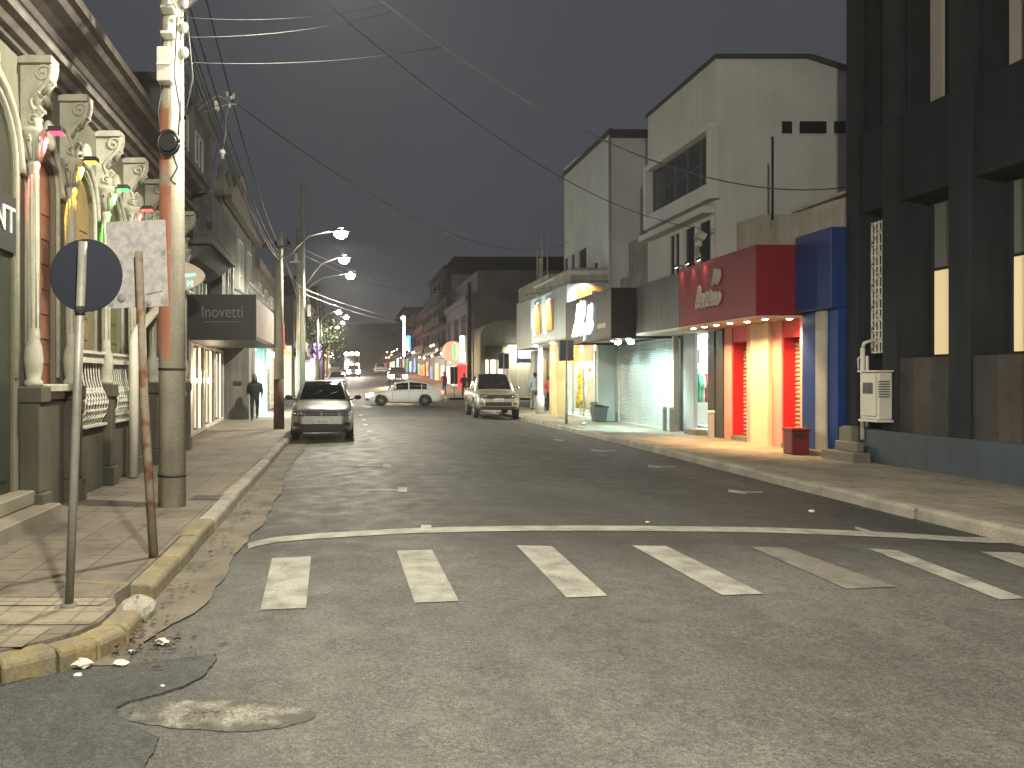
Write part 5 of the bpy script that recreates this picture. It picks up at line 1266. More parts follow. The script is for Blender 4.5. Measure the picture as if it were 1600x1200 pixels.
for i, (x, z) in enumerate(((-.5, 7.55), (.1, 7.55), (0, 6.9), (0, 6.5), (.08, 6.1))):
    wire((PX1 + x, PY1 + .1, z), (-2.02 + x * .5, 25.2, 5.72 - .12 * i), .5, .013, 24, m_wire, 'overhead wire between the thick near pole and the rusty pole', 'wires between the first two poles')
for i in range(4):
    wire((-2.02 + .1 * i, 25.2, 5.7 - .2 * i), (-1.68, 32.6, 5.2 - .25 * i), .25, .012, 14, m_wire, 'overhead wire between the rusty pole and the slim pale pole', 'wires between the rusty and slim poles')
for i in range(4):
    wire((-1.68, 32.6, 5.9 - .3 * i), (-2.15, 63.5, 6.8 - .3 * i), .7, .014, 20, m_wire, 'overhead wire from the slim pale pole over the crossing', 'wires over the far crossing')
for i, (z0, z1) in enumerate(((6.75, 6.3), (6.5, 6.1), (5.2, 4.3), (5.0, 4.0))):
    wire((-1.68, 32.6, z0), (8.72, 58.6, z1 + 1.6), .7, .016, 24, m_wireg, 'pale wire slanting over the road from the slim pole to the far right corner pole', 'wires slanting to the far corner')
wire((-.3, 9.6, 6.9), (PX1, PY1 - .1, 6.3), .1, .010, 12, m_wireg, 'short drooping wire under the near lamp arm', name='street_cable')
def on_cable(px):                              # the point of the thick street cable seen at a photo column
    a, b = Vector((PX1, PY1 - .15, 8.4)), Vector((9.66, 16.1, 5.38)); lo, hi = 0.0, 1.0
    for _ in range(40):
        t = (lo + hi) / 2; p = a.lerp(b, t) - Vector((0, 0, 4 * 1.36 * t * (1 - t)))
        if VX + F * p.x / p.y < px: lo = t
        else: hi = t
    return p
for z, px in ((6.02, 603), (5.78, 616), (5.48, 692)):
    wire((PX1 + .12, PY1 - .1, z), on_cable(px), .10, .006, 20, m_wire, 'thin lamplit wire tying the near pole to the thick street cable', 'thin wires below the near lamp')
# cluster of insulators with a hanging drop, on the wires past the near pole
ic = thing('insulator_cluster', 'cluster of white insulators with a drop wire, right of the thick near pole', 'insulators', P(348, 160, 14.2))
c = P(348, 160, 14.2); mb = MB(); R = random.Random(4)
for k in range(9):
    q = c + Vector((R.uniform(-.16, .2), R.uniform(-.12, .12), R.uniform(-.22, .22)))
    mb.ell(q, .028, .028, .055 if k % 2 else .035, 10, 6)
parts('insulator', mb, m_por, ic)
mb = MB(); mb.tube([c + Vector((-.42, 0, -.12)), c + Vector((-.1, 0, .12)), c + Vector((.06, 0, .05))], .016, 6); mb.tube([c + Vector((-.36, .05, -.16)), c + Vector((.1, .03, -.02)), c + Vector((.24, 0, -.03))], .016, 6); mb.tube([c + Vector((.02, 0, .2)), c + Vector((.12, 0, -.02)), c + Vector((.05, 0, -.25))], .013, 6)
part('bracket', mb, m_galv, ic)
mb = MB(); mb.tube([c + Vector((.05, 0, -.25)), c + Vector((.06, 0, -.5)), c + Vector((.0, 0, -.80))], .009, 5); part('drop_wire', mb, m_wireg, ic)
mb = MB(); mb.lathe([(.02, .06), (.05, .04), (.06, 0), (.03, -.03), (.03, -.09), (.01, -.1)], c + Vector((0, 0, -.86)), 12); part('socket', mb, m_por, ic)
wire(c + Vector((.24, 0, -.03)), (9.7, 36, 7.6), 1.2, .008, 30, m_wire, 'thin wire leaving the insulator cluster across the street', name='street_cable')
wire(c + Vector((-.4, 0, -.1)), (PX1 + .1, PY1, 6.9), .1, .012, 10, m_wire, 'wire joining the insulator cluster to the thick near pole', name='street_cable')
wire(c + Vector((0, 0, -.2)), (XF + .02, 19.5, 4.9), .35, .008, 14, m_wire, 'slack wire from the insulator cluster to the grey building', name='street_cable')

# ------------------------------------------------------------------ signs on the left pavement
m_signb = M('sign_back_navy', (.014, .018, .034), .5, var=.08, fine=.04)
m_gpost = M('galvanised_post', (.30, .30, .27), .55, metal=.3, var=.2, vs=5, streak=.3)
rd_ = thing('round_sign', 'round road sign seen from its dark navy back on a leaning grey post', 'road sign', (-1.87, 5.63, .15))
b = Vector((-1.872, 5.63, .14)); tp = Vector((-1.768, 5.60, 2.615))
mb = MB(); mb.tube([b, b.lerp(tp, .5), tp], .030, 12); part('post', mb, m_gpost, rd_)
mb = MB(); mb.lathe([(.06, .14), (.055, .17), (.035, .175)], (b.x, b.y, 0), 12); mb.box(b.x - .09, b.x + .05, b.y - .06, b.y + .05, .142, .155); part('foot', mb, m_stp, rd_)
cc = Vector((-1.765, 5.66, 2.395)); mb = MB(); mb.lathe([(.01, -.004), (.244, -.004), (.249, 0), (.244, .006), (.01, .006)], cc, 44, ax='y', smooth=False); part('disc', mb, m_signb, rd_)
mb = MB()
mb.lathe([(.034, 2.12), (.036, 2.15), (.034, 2.18)], (b.lerp(tp, .79).x, b.lerp(tp, .79).y, 0), 12); parts('clamp', mb, m_iron, rd_)
m_plate = M('weathered_plate', (.45, .43, .44), .7, var=.06, vs=6, fine=.12, fs=28, col2=(.33, .31, .32), mix=.55, ms=16, mw=.12)
m_mark = M('faded_print', (.27, .26, .26), .7, var=.2)
m_rpost = M('rusty_post', (.27, .235, .18), .75, metal=.1, var=.25, vs=4, col2=(.19, .075, .035), mix=.56, ms=5, bump=.06)
np_ = thing('notice_board', 'pale grey rectangular board with faded print behind a rusty post on the left pavement', 'sign', (-1.66, 7.2, .15))
b = Vector((-1.66, 7.2, .13)); tp = Vector((-1.79, 7.2, 2.79))
mb = MB(); mb.tube([b, b.lerp(tp, .5) + Vector((-.015, 0, 0)), tp], [.042, .038, .034], 12); part('post', mb, m_rpost, np_)
Yp = 7.27; cs = [P(165, 347, Yp), P(258, 343, Yp), P(263, 478, Yp), P(174, 482, Yp)]
mb = MB(); v = [c for c in cs] + [c + Vector((0, .012, 0)) for c in cs]
mb.add(v, [(3, 2, 1, 0), (4, 5, 6, 7), (0, 1, 5, 4), (1, 2, 6, 5), (2, 3, 7, 6), (3, 0, 4, 7)]); pl = part('board', mb, m_plate, np_)
mb = MB()
for px, py, w, h_ in ((255, 395, 3.5, 3.5), (257, 471, 5.5, 4), (190, 466, 0, 0), (232, 474, 0, 0), (166 + 8, 477, 4, 3)):
    q = P(px, py, Yp - .003)
    if w: mb.box(q.x - w / 180, q.x + w / 180, q.y - .002, q.y + .001, q.z - h_ / 180, q.z + h_ / 180)
    else: mb.lathe([(.003, -.002), ((.037 if px < 200 else .024), -.002), ((.037 if px < 200 else .024), .001), (.003, .001)], q, 20, ax='y')
a, b2 = P(229, 460, Yp - .003), P(254, 454, Yp - .003); mb.tube([a, b2], .010, 4, flat=.3)
parts('faded_print', mb, m_mark, pl)
# right pavement: two dark signal heads back to back on a post
ts = thing('traffic_signal', 'pair of dark signal heads seen from behind on a slim post before the lit window', 'traffic signal', (7.43, 28.0, .15))
mb = MB(); mb.tube([(7.43, 28, .13), (7.43, 28, 3.0)], .028, 10); mb.tube([(7.43, 28, .13), (7.43, 28, .95)], .05, 10); part('post', mb, m_gpost, ts)
for x0, x1 in ((7.19, 7.39), (7.47, 7.67)):
    mb = MB(); mb.box(x0, x1, 27.94, 28.14, 2.26, 2.96)
    for k in range(2): mb.lathe([(.07, 0), (.08, .12)], ((x0 + x1) / 2, 28.141, 2.44 + k * .33), 12, ax='y')
    part('signal_head', mb, M('signal_housing', (.035, .042, .055), .5), ts, bevel=.02)
def back_sign(label, x, y, w, z0, z1, mat, name='road_sign', post=m_gpost):
    zz = gz(y) + .15; t = thing(name, label, 'road sign', (x, y, zz))
    mb = MB(); mb.tube([(x, y, zz - .02), (x, y, zz + z1 + .05)], .03, 8); part('post', mb, post, t)
    mb = MB(); mb.box(x - w / 2, x + w / 2, y + .031, y + .05, zz + z0, zz + z1); part('panel', mb, mat, t, bevel=.015)
back_sign('dark rectangular sign back on a pale post behind the pickup', 8.1, 42.6, .55, 2.0, 2.8, m_signb)
back_sign('black tapering sign back with a yellow foot beyond the crossing, left of the dark pole', 7.6, 58.2, .5, .9, 2.1, m_blk)
rs_ = thing('round_shop_sign', 'round orange and green glowing shop sign beyond the crossing', 'sign', (8.6, 66, 3.4))
mb = MB(); mb.lathe([(.01, -.06), (.85, -.06), (.85, .06), (.01, .06)], (8.5, 66, 3.75), 30, ax='y'); part('disc', mb, E('disc_orange', (1.0, .46, .26), .42), rs_)
mb = MB(); mb.box(8.5, 8.75, 65.91, 65.935, 3.1, 4.4); part('green_band', mb, E('disc_green', (.2, .9, .32), .5), rs_)
mb = MB(); mb.tube([(9.6, 66, 4.4), (8.5, 66, 4.62)], .04, 6); part('bracket', mb, m_frame_d, rs_)
ws = thing('light_box_sign', 'white and green glowing box sign on the stepped building, above the red banner', 'sign', (9.3, 65.6, 3.2))
mb = MB(); mb.box(9.0, 9.35, 65.4, 65.6, 2.9, 5.0); mb.box(9.36, 10.1, 65.4, 65.6, 2.9, 3.7); part('panel', mb, E('box_sign_glow', (.82, 1.0, .9), 1.1), ws)
rb = thing('banner', 'upright red lit banner in front of the stepped building beyond the crossing', 'banner', (9.0, 64.6, .7))
mb = MB(); rings = [[(9.0 - w, 64.6, z), (9.0 + w, 64.6, z), (9.0 + w, 64.66, z), (9.0 - w, 64.66, z)] for z, w in ((.8, .25), (1.2, .3), (2.0, .38), (2.7, .40))]
mb.loft(rings, True, False); part('cloth', mb, E('banner_red', (1.0, .05, .06), .5), rb); mb = MB(); mb.tube([(9.0, 64.7, .3), (9.0, 64.7, 2.8)], .02, 6); part('pole', mb, m_frame_d, rb)
lp = thing('light_column', 'tall thin white light column on the right side far up the street', 'light column', (7.3, 104, gz(104) + .15))
z = gz(104); mb = MB(); mb.tube([(7.3, 104, z), (7.3, 104, z + 2.6)], .08, 8); part('post', mb, m_pale, lp)
mb = MB(); mb.tube([(7.3, 104, z + 2.6), (7.3, 104, z + 7.2)], .13, 8); mb.ell((7.2, 104, z + 7.4), .3, .3, .3); mb.box(7.35, 7.8, 103.9, 104.1, z + 3.4, z + 4.8); part('tube_light', mb, E('column_glow', (.9, .95, 1.0), 3), lp)
# ------------------------------------------------------------------ vehicles
m_tyre = M('tyre', (.018, .018, .018), .85, var=.15)
m_rim = M('alloy_rim', (.42, .42, .42), .3, metal=.8, var=.08)
m_cglass = M('car_glass', (.010, .011, .013), .05, var=.1, spec=.6)
m_blackp = M('car_black_trim', (.018, .018, .019), .5, var=.1)
m_chrome = M('chrome', (.7, .7, .7), .12, metal=1.0, var=.03)
m_platew = M('licence_plate_white', (.68, .68, .64), .5, var=.05)
m_hl = M('headlamp_glass', (.20, .20, .20), .08, metal=.5, var=.3, vs=20, coat=.8)
m_tail = M('tail_lamp_red', (.45, .02, .02), .15, coat=.8)
m_amber = M('indicator_amber', (.6, .25, .03), .2, coat=.6)
def paint(name, c, metal=.0): return M(name, c, .34 if metal else .42, metal=metal, var=.05, fine=.03, fs=200, coat=.7)

def make_car(name, label, cat, loc, rotz, p):
    """front faces local -Y; p holds the proportions"""
    t = thing(name, label, cat, loc, None, rotz, local=True)
    L_, W, zb = p['L'], p['W'], p['zb']; hw = W / 2; pm = p['paint']
    top = p['top']; wcs = p['wheels']; ra = p['ra']; rw = p['rw']; plan = p['plan']
    def interp(tab, s):
        if s <= tab[0][0]: return tab[0][1]
        for (a, va), (b, vb) in zip(tab, tab[1:]):
            if s <= b: return va + (vb - va) * (s - a) / (b - a)
        return tab[-1][1]
    st = sorted(set([round(x * .06, 3) for x in range(int(L_ / .06) + 1)] + [0, .01, .025, .05, L_, L_ - .01, L_ - .025, L_ - .05]))
    y_ = lambda s: s - L_ / 2
    rings = []
    def side(s):
        w = hw * interp(plan, s); zt = interp(top, s); z0 = interp(p['bot'], s) if 'bot' in p else zb
        return w, zt, z0
    for s in st:
        w, zt, z0 = side(s); d = zt - z0; arch = z0
        for wc in wcs:
            if abs(s - wc) < ra: arch = max(arch, rw + math.sqrt(ra ** 2 - (s - wc) ** 2))
        half = [(.90, z0), (.975, z0 + .10 * d), (1.0, z0 + .40 * d), (.992, z0 + .68 * d), (.955, z0 + .88 * d), (.90, zt - .035 * (d > .25)), (.78, zt), (.40, zt + .022), (0, zt + .030)]
        hp = []
        last = arch - .001
        for i, (u, z) in enumerate(half):
            if i < 6: z = max(z, last + .001 if arch > z0 else z); last = z
            if i == 0: z = max(z, arch)
            hp.append((u * w, z))
        ring = [(-x, y_(s), z) for x, z in hp] + [(x, y_(s), z) for x, z in reversed(hp[:-1])]
        rings.append(ring)
    mb = MB(); mb.loft(rings, True, True); body = part('body', mb, pm, t)
    # greenhouse
    s1, s2, s3, s4 = p['gh']; zr_ = p['roof']; wr = p['wr']
    def zt_(s):
        zbelt = interp(top, s) - .03
        if s <= s2: k = (s - s1) / (s2 - s1); return zbelt + (zr_ - zbelt) * (math.sin(k * PI / 2) ** .85)
        if s >= s3: k = (s4 - s) / (s4 - s3); return zbelt + (zr_ - zbelt) * (math.sin(max(0, k) * PI / 2) ** .8)
        return zr_ + .03 * math.sin(PI * (s - s2) / (s3 - s2))
    def wt_(s):
        wb = hw * .90 * interp(plan, s); k = (zt_(s) - (interp(top, s) - .03)) / max(.01, zr_ - (interp(top, s) - .03)); return wb + (hw * wr - wb) * min(1, k)
    ss = [s1 + (s4 - s1) * i / 34 for i in range(35)]; rings = []
    for s in ss:
        wb = hw * .90 * interp(plan, s); z0 = interp(top, s) - .035; z1 = max(zt_(s), z0 + .004); w1 = wt_(s)
        hp = [(wb, z0), (wb + (w1 - wb) * .5 + .012, z0 + (z1 - z0) * .5), (w1, z1 - .02 * min(1, (z1 - z0) * 3)), (w1 * .9, z1 + .004), (w1 * .5, z1 + .022), (0, z1 + .028)]
        rings.append([(-x, y_(s), z) for x, z in hp] + [(x, y_(s), z) for x, z in reversed(hp[:-1])])
    mb = MB(); mb.loft(rings, True, True); cab = part('cabin', mb, pm, t)
    def top_pt(s, u, off=.006):
        w1 = wt_(s); x = u * w1; z1 = zt_(s)
        z = z1 + .028 * (1 - (abs(u) / .92) ** 2) if abs(u) < .9 else z1 + .004
        return (x, y_(s), z + off)
    for a, b, nm in ((s1 + .03, s2 - .04, 'windscreen'), (s3 + .06, s4 - .06, 'rear_window')):
        if p.get('no_rear') and nm == 'rear_window': pass
        sg = 1 if nm == 'windscreen' else -1
        mb = MB(); mb.grid(lambda u, s: Vector(top_pt(s, u)) + Vector((0, -.010 * sg, .004)), [-.86 + 1.72 * i / 10 for i in range(11)], [a + (b - a) * j / 8 for j in range(9)])
        part(nm, mb, m_cglass, t)
    def side_pt(s, k, sgn, off=.007):
        wb = hw * .90 * interp(plan, s); z0 = interp(top, s) - .035; z1 = zt_(s) - .02; w1 = wt_(s)
        x = wb + (w1 - wb) * k + .012 * (1 - abs(2 * k - 1)) + off
        return (sgn * x, y_(s), z0 + (z1 - z0) * k)
    for sgn in (-1, 1):
        for a, b in p['wins']:
            mb = MB(); mb.grid(lambda s, k: side_pt(s, .12 + .78 * k, sgn), [a + (b - a) * j / 8 for j in range(9)], [0, .33, .66, 1])
            part('side_window', mb, m_cglass, t)
    # wheels
    for wc in wcs:
        for sgn in (-1, 1):
            x = sgn * (hw - .10); mb = MB(); w2 = .10
            mb.lathe([(rw * .62, -w2), (rw * .92, -w2), (rw, -w2 * .7), (rw, w2 * .7), (rw * .92, w2), (rw * .62, w2)], (x, y_(wc), rw), 28, ax='x'); wh = part('wheel', mb, m_tyre, t)
            mb = MB(); xo = x + sgn * w2 * .72; mb.lathe([(.03, -.012), (rw * .62, -.012), (rw * .64, .012), (rw * .58, .018), (.03, .018)] if 0 else [(.02, -.01), (rw * .63, -.01), (rw * .63, .0), (.02, .004)], (xo, y_(wc), rw), 24, ax='x')
            for k in range(7):
                a = 2 * PI * k / 7; mb.tube([(xo + sgn * .012, y_(wc), rw), (xo + sgn * .016, y_(wc) + rw * .6 * math.cos(a), rw + rw * .6 * math.sin(a))], [.03, .02], 6)
            part('rim', mb, m_rim, wh)
    mb = MB(); mb.box(-hw * .84, hw * .84, y_(.5), y_(L_ - .5), zb - .04, zb + .25); part('underbody', mb, m_blackp, t)
    # front: depth of the nose at a given offset from the middle
    def nose(x):
        u = abs(x) / hw
        for (a, va), (b, vb) in zip(plan, plan[1:]):
            if vb * .985 >= u: return y_(a + (b - a) * max(0, (u / .985 - va)) / max(1e-6, vb - va))
        return y_(plan[-1][0])
    def onface(mb, x0, x1, z0, z1, proud=.012, dp=.05, n=10, tilt=0, mi=0):
        us = [x0 + (x1 - x0) * i / n for i in range(n + 1)]
        f = [[(u, nose(u) - proud + tilt * k, z0 + (z1 - z0) * k) for u in us] for k in (0, 1)]
        bk = [[(u, nose(u) + dp, z0 + (z1 - z0) * k) for u in us] for k in (0, 1)]
        vs = f[0] + f[1] + bk[0] + bk[1]; m = n + 1; fs = []
        for i in range(n):
            fs += [(i, i + 1, m + i + 1, m + i), (m + i, m + i + 1, 3*m + i + 1, 3*m + i), (i + 1, i, 2*m + i, 2*m + i + 1)]
        fs += [(0, m, 3*m, 2*m), (n, 2*m + n, 3*m + n, m + n)]
        mb.add(vs, fs, False, mi)
    for (nm, x0, x1, z0, z1, mat, pr, both) in p['front']:
        for sgn in ((-1, 1) if both else (1,)):
            mb = MB(); onface(mb, min(sgn * x0, sgn * x1), max(sgn * x0, sgn * x1), z0, z1, pr)
            q = part(nm, mb, mat, t)
            if nm == 'headlight' and not p.get('lit'):
                mb = MB()
                for k in range(3):
                    u = x0 + (x1 - x0) * (.25 + .25 * k); mb.ell((sgn * u, nose(u) - pr - .004, (z0 + z1) / 2), .035, .012, .03, 10, 6)
                part('reflector', mb, m_chrome, q)
    if p.get('plate', True):
        zp = p.get('zp', zb + .22); mb = MB(); mb.box(-.20, .20, y_(0) - .045, y_(0) - .025, zp, zp + .13); pl = part('licence_plate', mb, m_platew, t, bevel=.006)
        mb = MB()
        for k in range(7): mb.box(-.155 + k * .044 + (.012 if k > 2 else 0), -.13 + k * .044 + (.012 if k > 2 else 0), y_(0) - .048, y_(0) - .0455, zp + .03, zp + .09)
        part('plate_characters', mb, m_mark, pl)
    # mirrors, handles, seams
    for sgn in (-1, 1):
        zc = interp(top, s1 + .35) + .06; yv = y_(s1 + .42)
        mb = MB(); mb.tube([(sgn * hw * .88, yv + .05, zc - .06), (sgn * (hw + .06), yv + .02, zc - .01)], .022, 6); mb.ell((sgn * (hw + .13), yv, zc + .02), .10, .055, .068, 12, 8); part('mirror', mb, p.get('mirror', m_blackp), t)
        for s in p['seams']:
            mb = MB(); w, zt, z0 = side(s); d = zt - z0; x = [sgn * (w * u + .003) for u in (.975, 1.0, .992, .955)]; zz = [z0 + d * u for u in (.12, .40, .68, .88)]
            mb.tube([(a, y_(s), b_) for a, b_ in zip(x, zz)], .007, 4); part('door_seam', mb, m_blackp, t)
        for s in p['handles']:
            w, zt, z0 = side(s); mb = MB(); mb.box(min(sgn * w * .985, sgn * (w + .02)), max(sgn * w * .985, sgn * (w + .02)), y_(s), y_(s) + .17, z0 + (zt - z0) * .74, z0 + (zt - z0) * .74 + .03); part('door_handle', mb, pm, t)
    # rear lamps
    for sgn in (-1, 1):
        s = L_ - .10; mb = MB(); w = hw * interp(plan, s)
        mb.box(min(sgn * w * .70, sgn * (w + .008)), max(sgn * w * .70, sgn * (w + .008)), y_(L_ - .16), y_(L_) + .012, p['zt'][0], p['zt'][1]); part('tail_light', mb, m_tail if not p.get('lit') else E('tail_lit', (1, .12, .08), 2.2), t, bevel=.02)
    if p.get('rails'):
        for sgn in (-1, 1):
            mb = MB(); mb.tube([(sgn * hw * wr * .86, y_(s2 + .1), zr_ + .02), (sgn * hw * wr * .88, y_(s2 + .25), zr_ + .07), (sgn * hw * wr * .88, y_(s3 - .25), zr_ + .07), (sgn * hw * wr * .86, y_(s3 - .05), zr_ + .02)], .016, 6); part('roof_rail', mb, m_rim, t)
    if p.get('wiper', True):
        mb = MB()
        for x in (-.45, .1): mb.tube([Vector(top_pt(s1 + .07, (x) / hw)) + Vector((0, -.02, .012)), Vector(top_pt(s1 + .19, (x + .42) / hw)) + Vector((0, -.012, .012))], .008, 4)
        part('wiper', mb, m_blackp, t)
    for sgn in (-1, 1):
        if p.get('lit'):
            o = lamp('SPOT', (sgn * (hw - .25), y_(0) - .12, p['zl']), p['lit'], p.get('lcol', (1, .93, .8)), aim((0, -1, -.06)), .07, 75, .8, t)
    return t
P_HATCH = dict(L=3.95, W=1.68, zb=.25, bot=[(0, .34), (.12, .27), (.5, .24), (3.6, .24), (3.95, .35)], top=[(0, .70), (.04, .80), (.12, .86), (.35, .92), (1.0, 1.03), (1.2, 1.06), (3.6, 1.05), (3.85, .98), (3.95, .8)],
    plan=[(0, .62), (.03, .76), (.08, .86), (.18, .94), (.35, .985), (.6, 1.0), (3.3, 1.0), (3.7, .95), (3.88, .88), (3.95, .74)], wheels=(.74, 3.20), ra=.37, rw=.31, gh=(1.02, 1.72, 3.25, 3.86), roof=1.555, wr=.70,
    wins=[(1.55, 2.25), (2.33, 3.05)], front=[], seams=(1.15, 2.29, 3.1), handles=(2.02, 2.85), zt=(.82, 1.16), zp=.47, rails=True)
m_silver = paint('silver_paint', (.42, .42, .41), .9)
silver = dict(P_HATCH, paint=m_silver, front=[('grille', -.45, .45, .675, .79, m_blackp, .012, False), ('headlight', .455, .79, .665, .80, m_hl, .014, True), ('air_intake', -.58, .58, .335, .465, m_blackp, .014, False), ('fog_lamp', .58, .76, .40, .51, m_blackp, .014, True), ('bumper_lip', -.70, .70, .262, .328, m_blackp, .012, False), ('chrome_strip', -.45, .45, .724, .738, m_chrome, .016, False)])
XS = -.63; YS = 21.9
car1 = make_car('parked_car', 'silver hatchback with roof rails parked facing the viewer at the left kerb', 'car', (XS, YS + 1.97, zr(XS, YS + 1.5) - .005), 0, silver)
mb = MB(); mb.lathe([(.03, 0), (.042, -.01), (.048, 0), (.042, .006)], (0, -3.95 / 2 - .02, .725), 16, ax='y'); part('badge', mb, m_chrome, car1)

# white sedan crossing, front to the left
m_whitep = paint('white_car_paint', (.88, .89, .88))
P_SED = dict(L=4.62, W=1.75, zb=.22, bot=[(0, .30), (.15, .22), (.5, .21), (4.2, .22), (4.62, .34)], top=[(0, .55), (.05, .64), (.15, .70), (.45, .79), (1.2, .90), (1.5, .93), (3.6, .98), (4.0, .99), (4.5, .97), (4.62, .80)],
    plan=[(0, .55), (.04, .70), (.12, .84), (.25, .93), (.45, .98), (.8, 1.0), (3.8, 1.0), (4.3, .95), (4.5, .88), (4.62, .72)], wheels=(.88, 3.52), ra=.39, rw=.325, gh=(1.25, 2.15, 3.15, 4.22), roof=1.445, wr=.66,
    wins=[(1.78, 2.50), (2.58, 3.28), (3.32, 3.62)], front=[('headlight', .42, .82, .55, .69, E('sedan_headlamp', (1, .97, .9), 30), .016, True), ('grille', -.38, .38, .56, .66, m_blackp, .012, False), ('air_intake', -.55, .55, .30, .42, m_blackp, .012, False), ('fog_lamp', .6, .76, .33, .42, m_blackp, .014, True)], seams=(1.55, 2.54, 3.36), handles=(2.28, 3.12), zt=(.70, .93), zp=.44, lit=160, zl=.62, paint=m_whitep)
car2 = make_car('sedan', 'white sedan with lit headlights crossing the street from right to left', 'car', ((631.5 - 540) / 1300 * 50.6, 50.6, gz(50.6) - .005), -PI / 2, P_SED)
# pickup at the right kerb
m_silv2 = paint('champagne_paint', (.50, .47, .38), .75)
P_PICK = dict(L=5.0, W=1.80, zb=.42, bot=[(0, .52), (.15, .43), (.5, .42), (4.6, .44), (5.0, .55)], top=[(0, .80), (.05, .93), (.15, 1.0), (.4, 1.06), (1.25, 1.14), (1.5, 1.16), (3.2, 1.17), (4.8, 1.17), (5.0, 1.10)],
    plan=[(0, .60), (.03, .74), (.08, .84), (.18, .92), (.35, .97), (.6, 1.0), (4.7, 1.0), (4.9, .97), (5.0, .90)], wheels=(.92, 3.92), ra=.47, rw=.39, gh=(1.28, 2.02, 3.0, 3.42), roof=1.80, wr=.72,
    wins=[(1.85, 2.42), (2.50, 3.02)], front=[('grille', -.44, .44, .84, .99, m_blackp, .014, False), ('chrome_strip', -.40, .40, .90, .925, m_chrome, .022, False), ('headlight', .46, .80, .86, 1.02, m_hl, .016, True), ('air_intake', -.52, .52, .54, .70, m_blackp, .014, False), ('fog_lamp', .60, .76, .58, .69, m_hl, .014, True), ('bumper_lip', -.7, .7, .44, .52, m_blackp, .012, False)], seams=(1.45, 2.46, 3.1), handles=(2.25, 2.9), zt=(.85, 1.12), zp=.72, mirror=m_chrome, paint=m_silv2)
car3 = make_car('pickup_truck', 'champagne pickup truck parked facing the viewer at the right kerb before the crossing', 'pickup', (6.20, 35.6, gz(35) + .02), -.045, P_PICK)
mb = MB(); mb.box(-.74, .74, .95, 2.4, 1.19, 1.21); part('bed_cover', mb, m_blackp, car3)
# motorcycle squeezed between pickup and corner
# cars beyond the crossing
m_grey_p = paint('grey_car_paint', (.30, .30, .30), .4)
far_h = dict(P_HATCH, paint=m_grey_p, front=silver['front'])
make_car('parked_car', 'pale grey car parked at the left kerb beyond the crossing, behind the silver hatchback', 'car', (-.72, 71.5, gz(70) + .0), 0, dict(far_h, paint=paint('pale_grey_paint', (.46, .44, .42), .2)))
lit_front = [('headlight', .42, .82, .58, .88, E('headlamp_far', (1.0, .80, .52), 70), .05, True), ('grille', -.42, .42, .66, .78, m_blackp, .012, False), ('air_intake', -.5, .5, .34, .46, m_blackp, .014, False)]
make_car('oncoming_car', 'oncoming dark car with glaring headlights showing above the white sedan', 'car', (4.75, 76.9, gz(76) + .15), 0, dict(far_h, paint=paint('dark_car_paint', (.05, .05, .055), .3), front=lit_front, lit=2600, zl=.73, lcol=(1, .66, .32), W=1.78))
make_car('oncoming_car', 'oncoming car with glaring white headlights in the middle of the distant street', 'car', (.95, 104, gz(103)), 0, dict(far_h, paint=paint('dark_car_paint2', (.06, .05, .05), .3), front=[('headlight', .36, .84, .50, .92, E('headlamp_far2', (1.0, .90, .78), 90), .03, True)] + lit_front[1:], lit=900, zl=.73, lcol=(1, .85, .65)))
make_car('parked_car', 'white car parked facing the viewer on the right, far up the street', 'car', (4.9, 118, gz(117)), 0, dict(far_h, paint=m_whitep))
# a bus behind, showing its row of lamps
bz = gz(134); t = thing('bus', 'distant bus with lit lamps behind the far oncoming car', 'bus', (1.0, 138, bz))
mb = MB(); rings = [[(1.0 + sx * 1.25 * q, y, bz + zz) for sx, zz in ((-1, .4), (-1, 2.9), (-.85, 3.2), (.85, 3.2), (1, 2.9), (1, .4))] for y, q in ((134, .95), (134.4, 1), (145, 1))]
mb.loft(rings, True, False); part('body', mb, paint('bus_paint', (.35, .12, .10)), t)
mb = MB(); mb.box(-.05, 2.05, 133.96, 133.995, bz + 1.5, bz + 2.6); part('windscreen', mb, m_cglass, t)
mb = MB()
for x, z, r in ((.15, 2.95, .32), (1.0, 3.0, .30), (1.85, 2.95, .32), (.1, 1.25, .28), (1.0, 1.1, .26), (1.9, 1.2, .24), (.1, .75, .3), (1.9, .75, .3)): mb.ell((x, 133.93, bz + z), r, .06, r * .8, 10, 6)
parts('lamp', mb, E('bus_lamps', (1.0, .82, .6), 45), t)
mb = MB()
for x in (-.05, 2.05): mb.lathe([(.2, -.14), (.5, -.14), (.5, .14), (.2, .14)], (x, 136.5, bz + .5), 18, ax='x')
parts('wheel', mb, m_tyre, t)

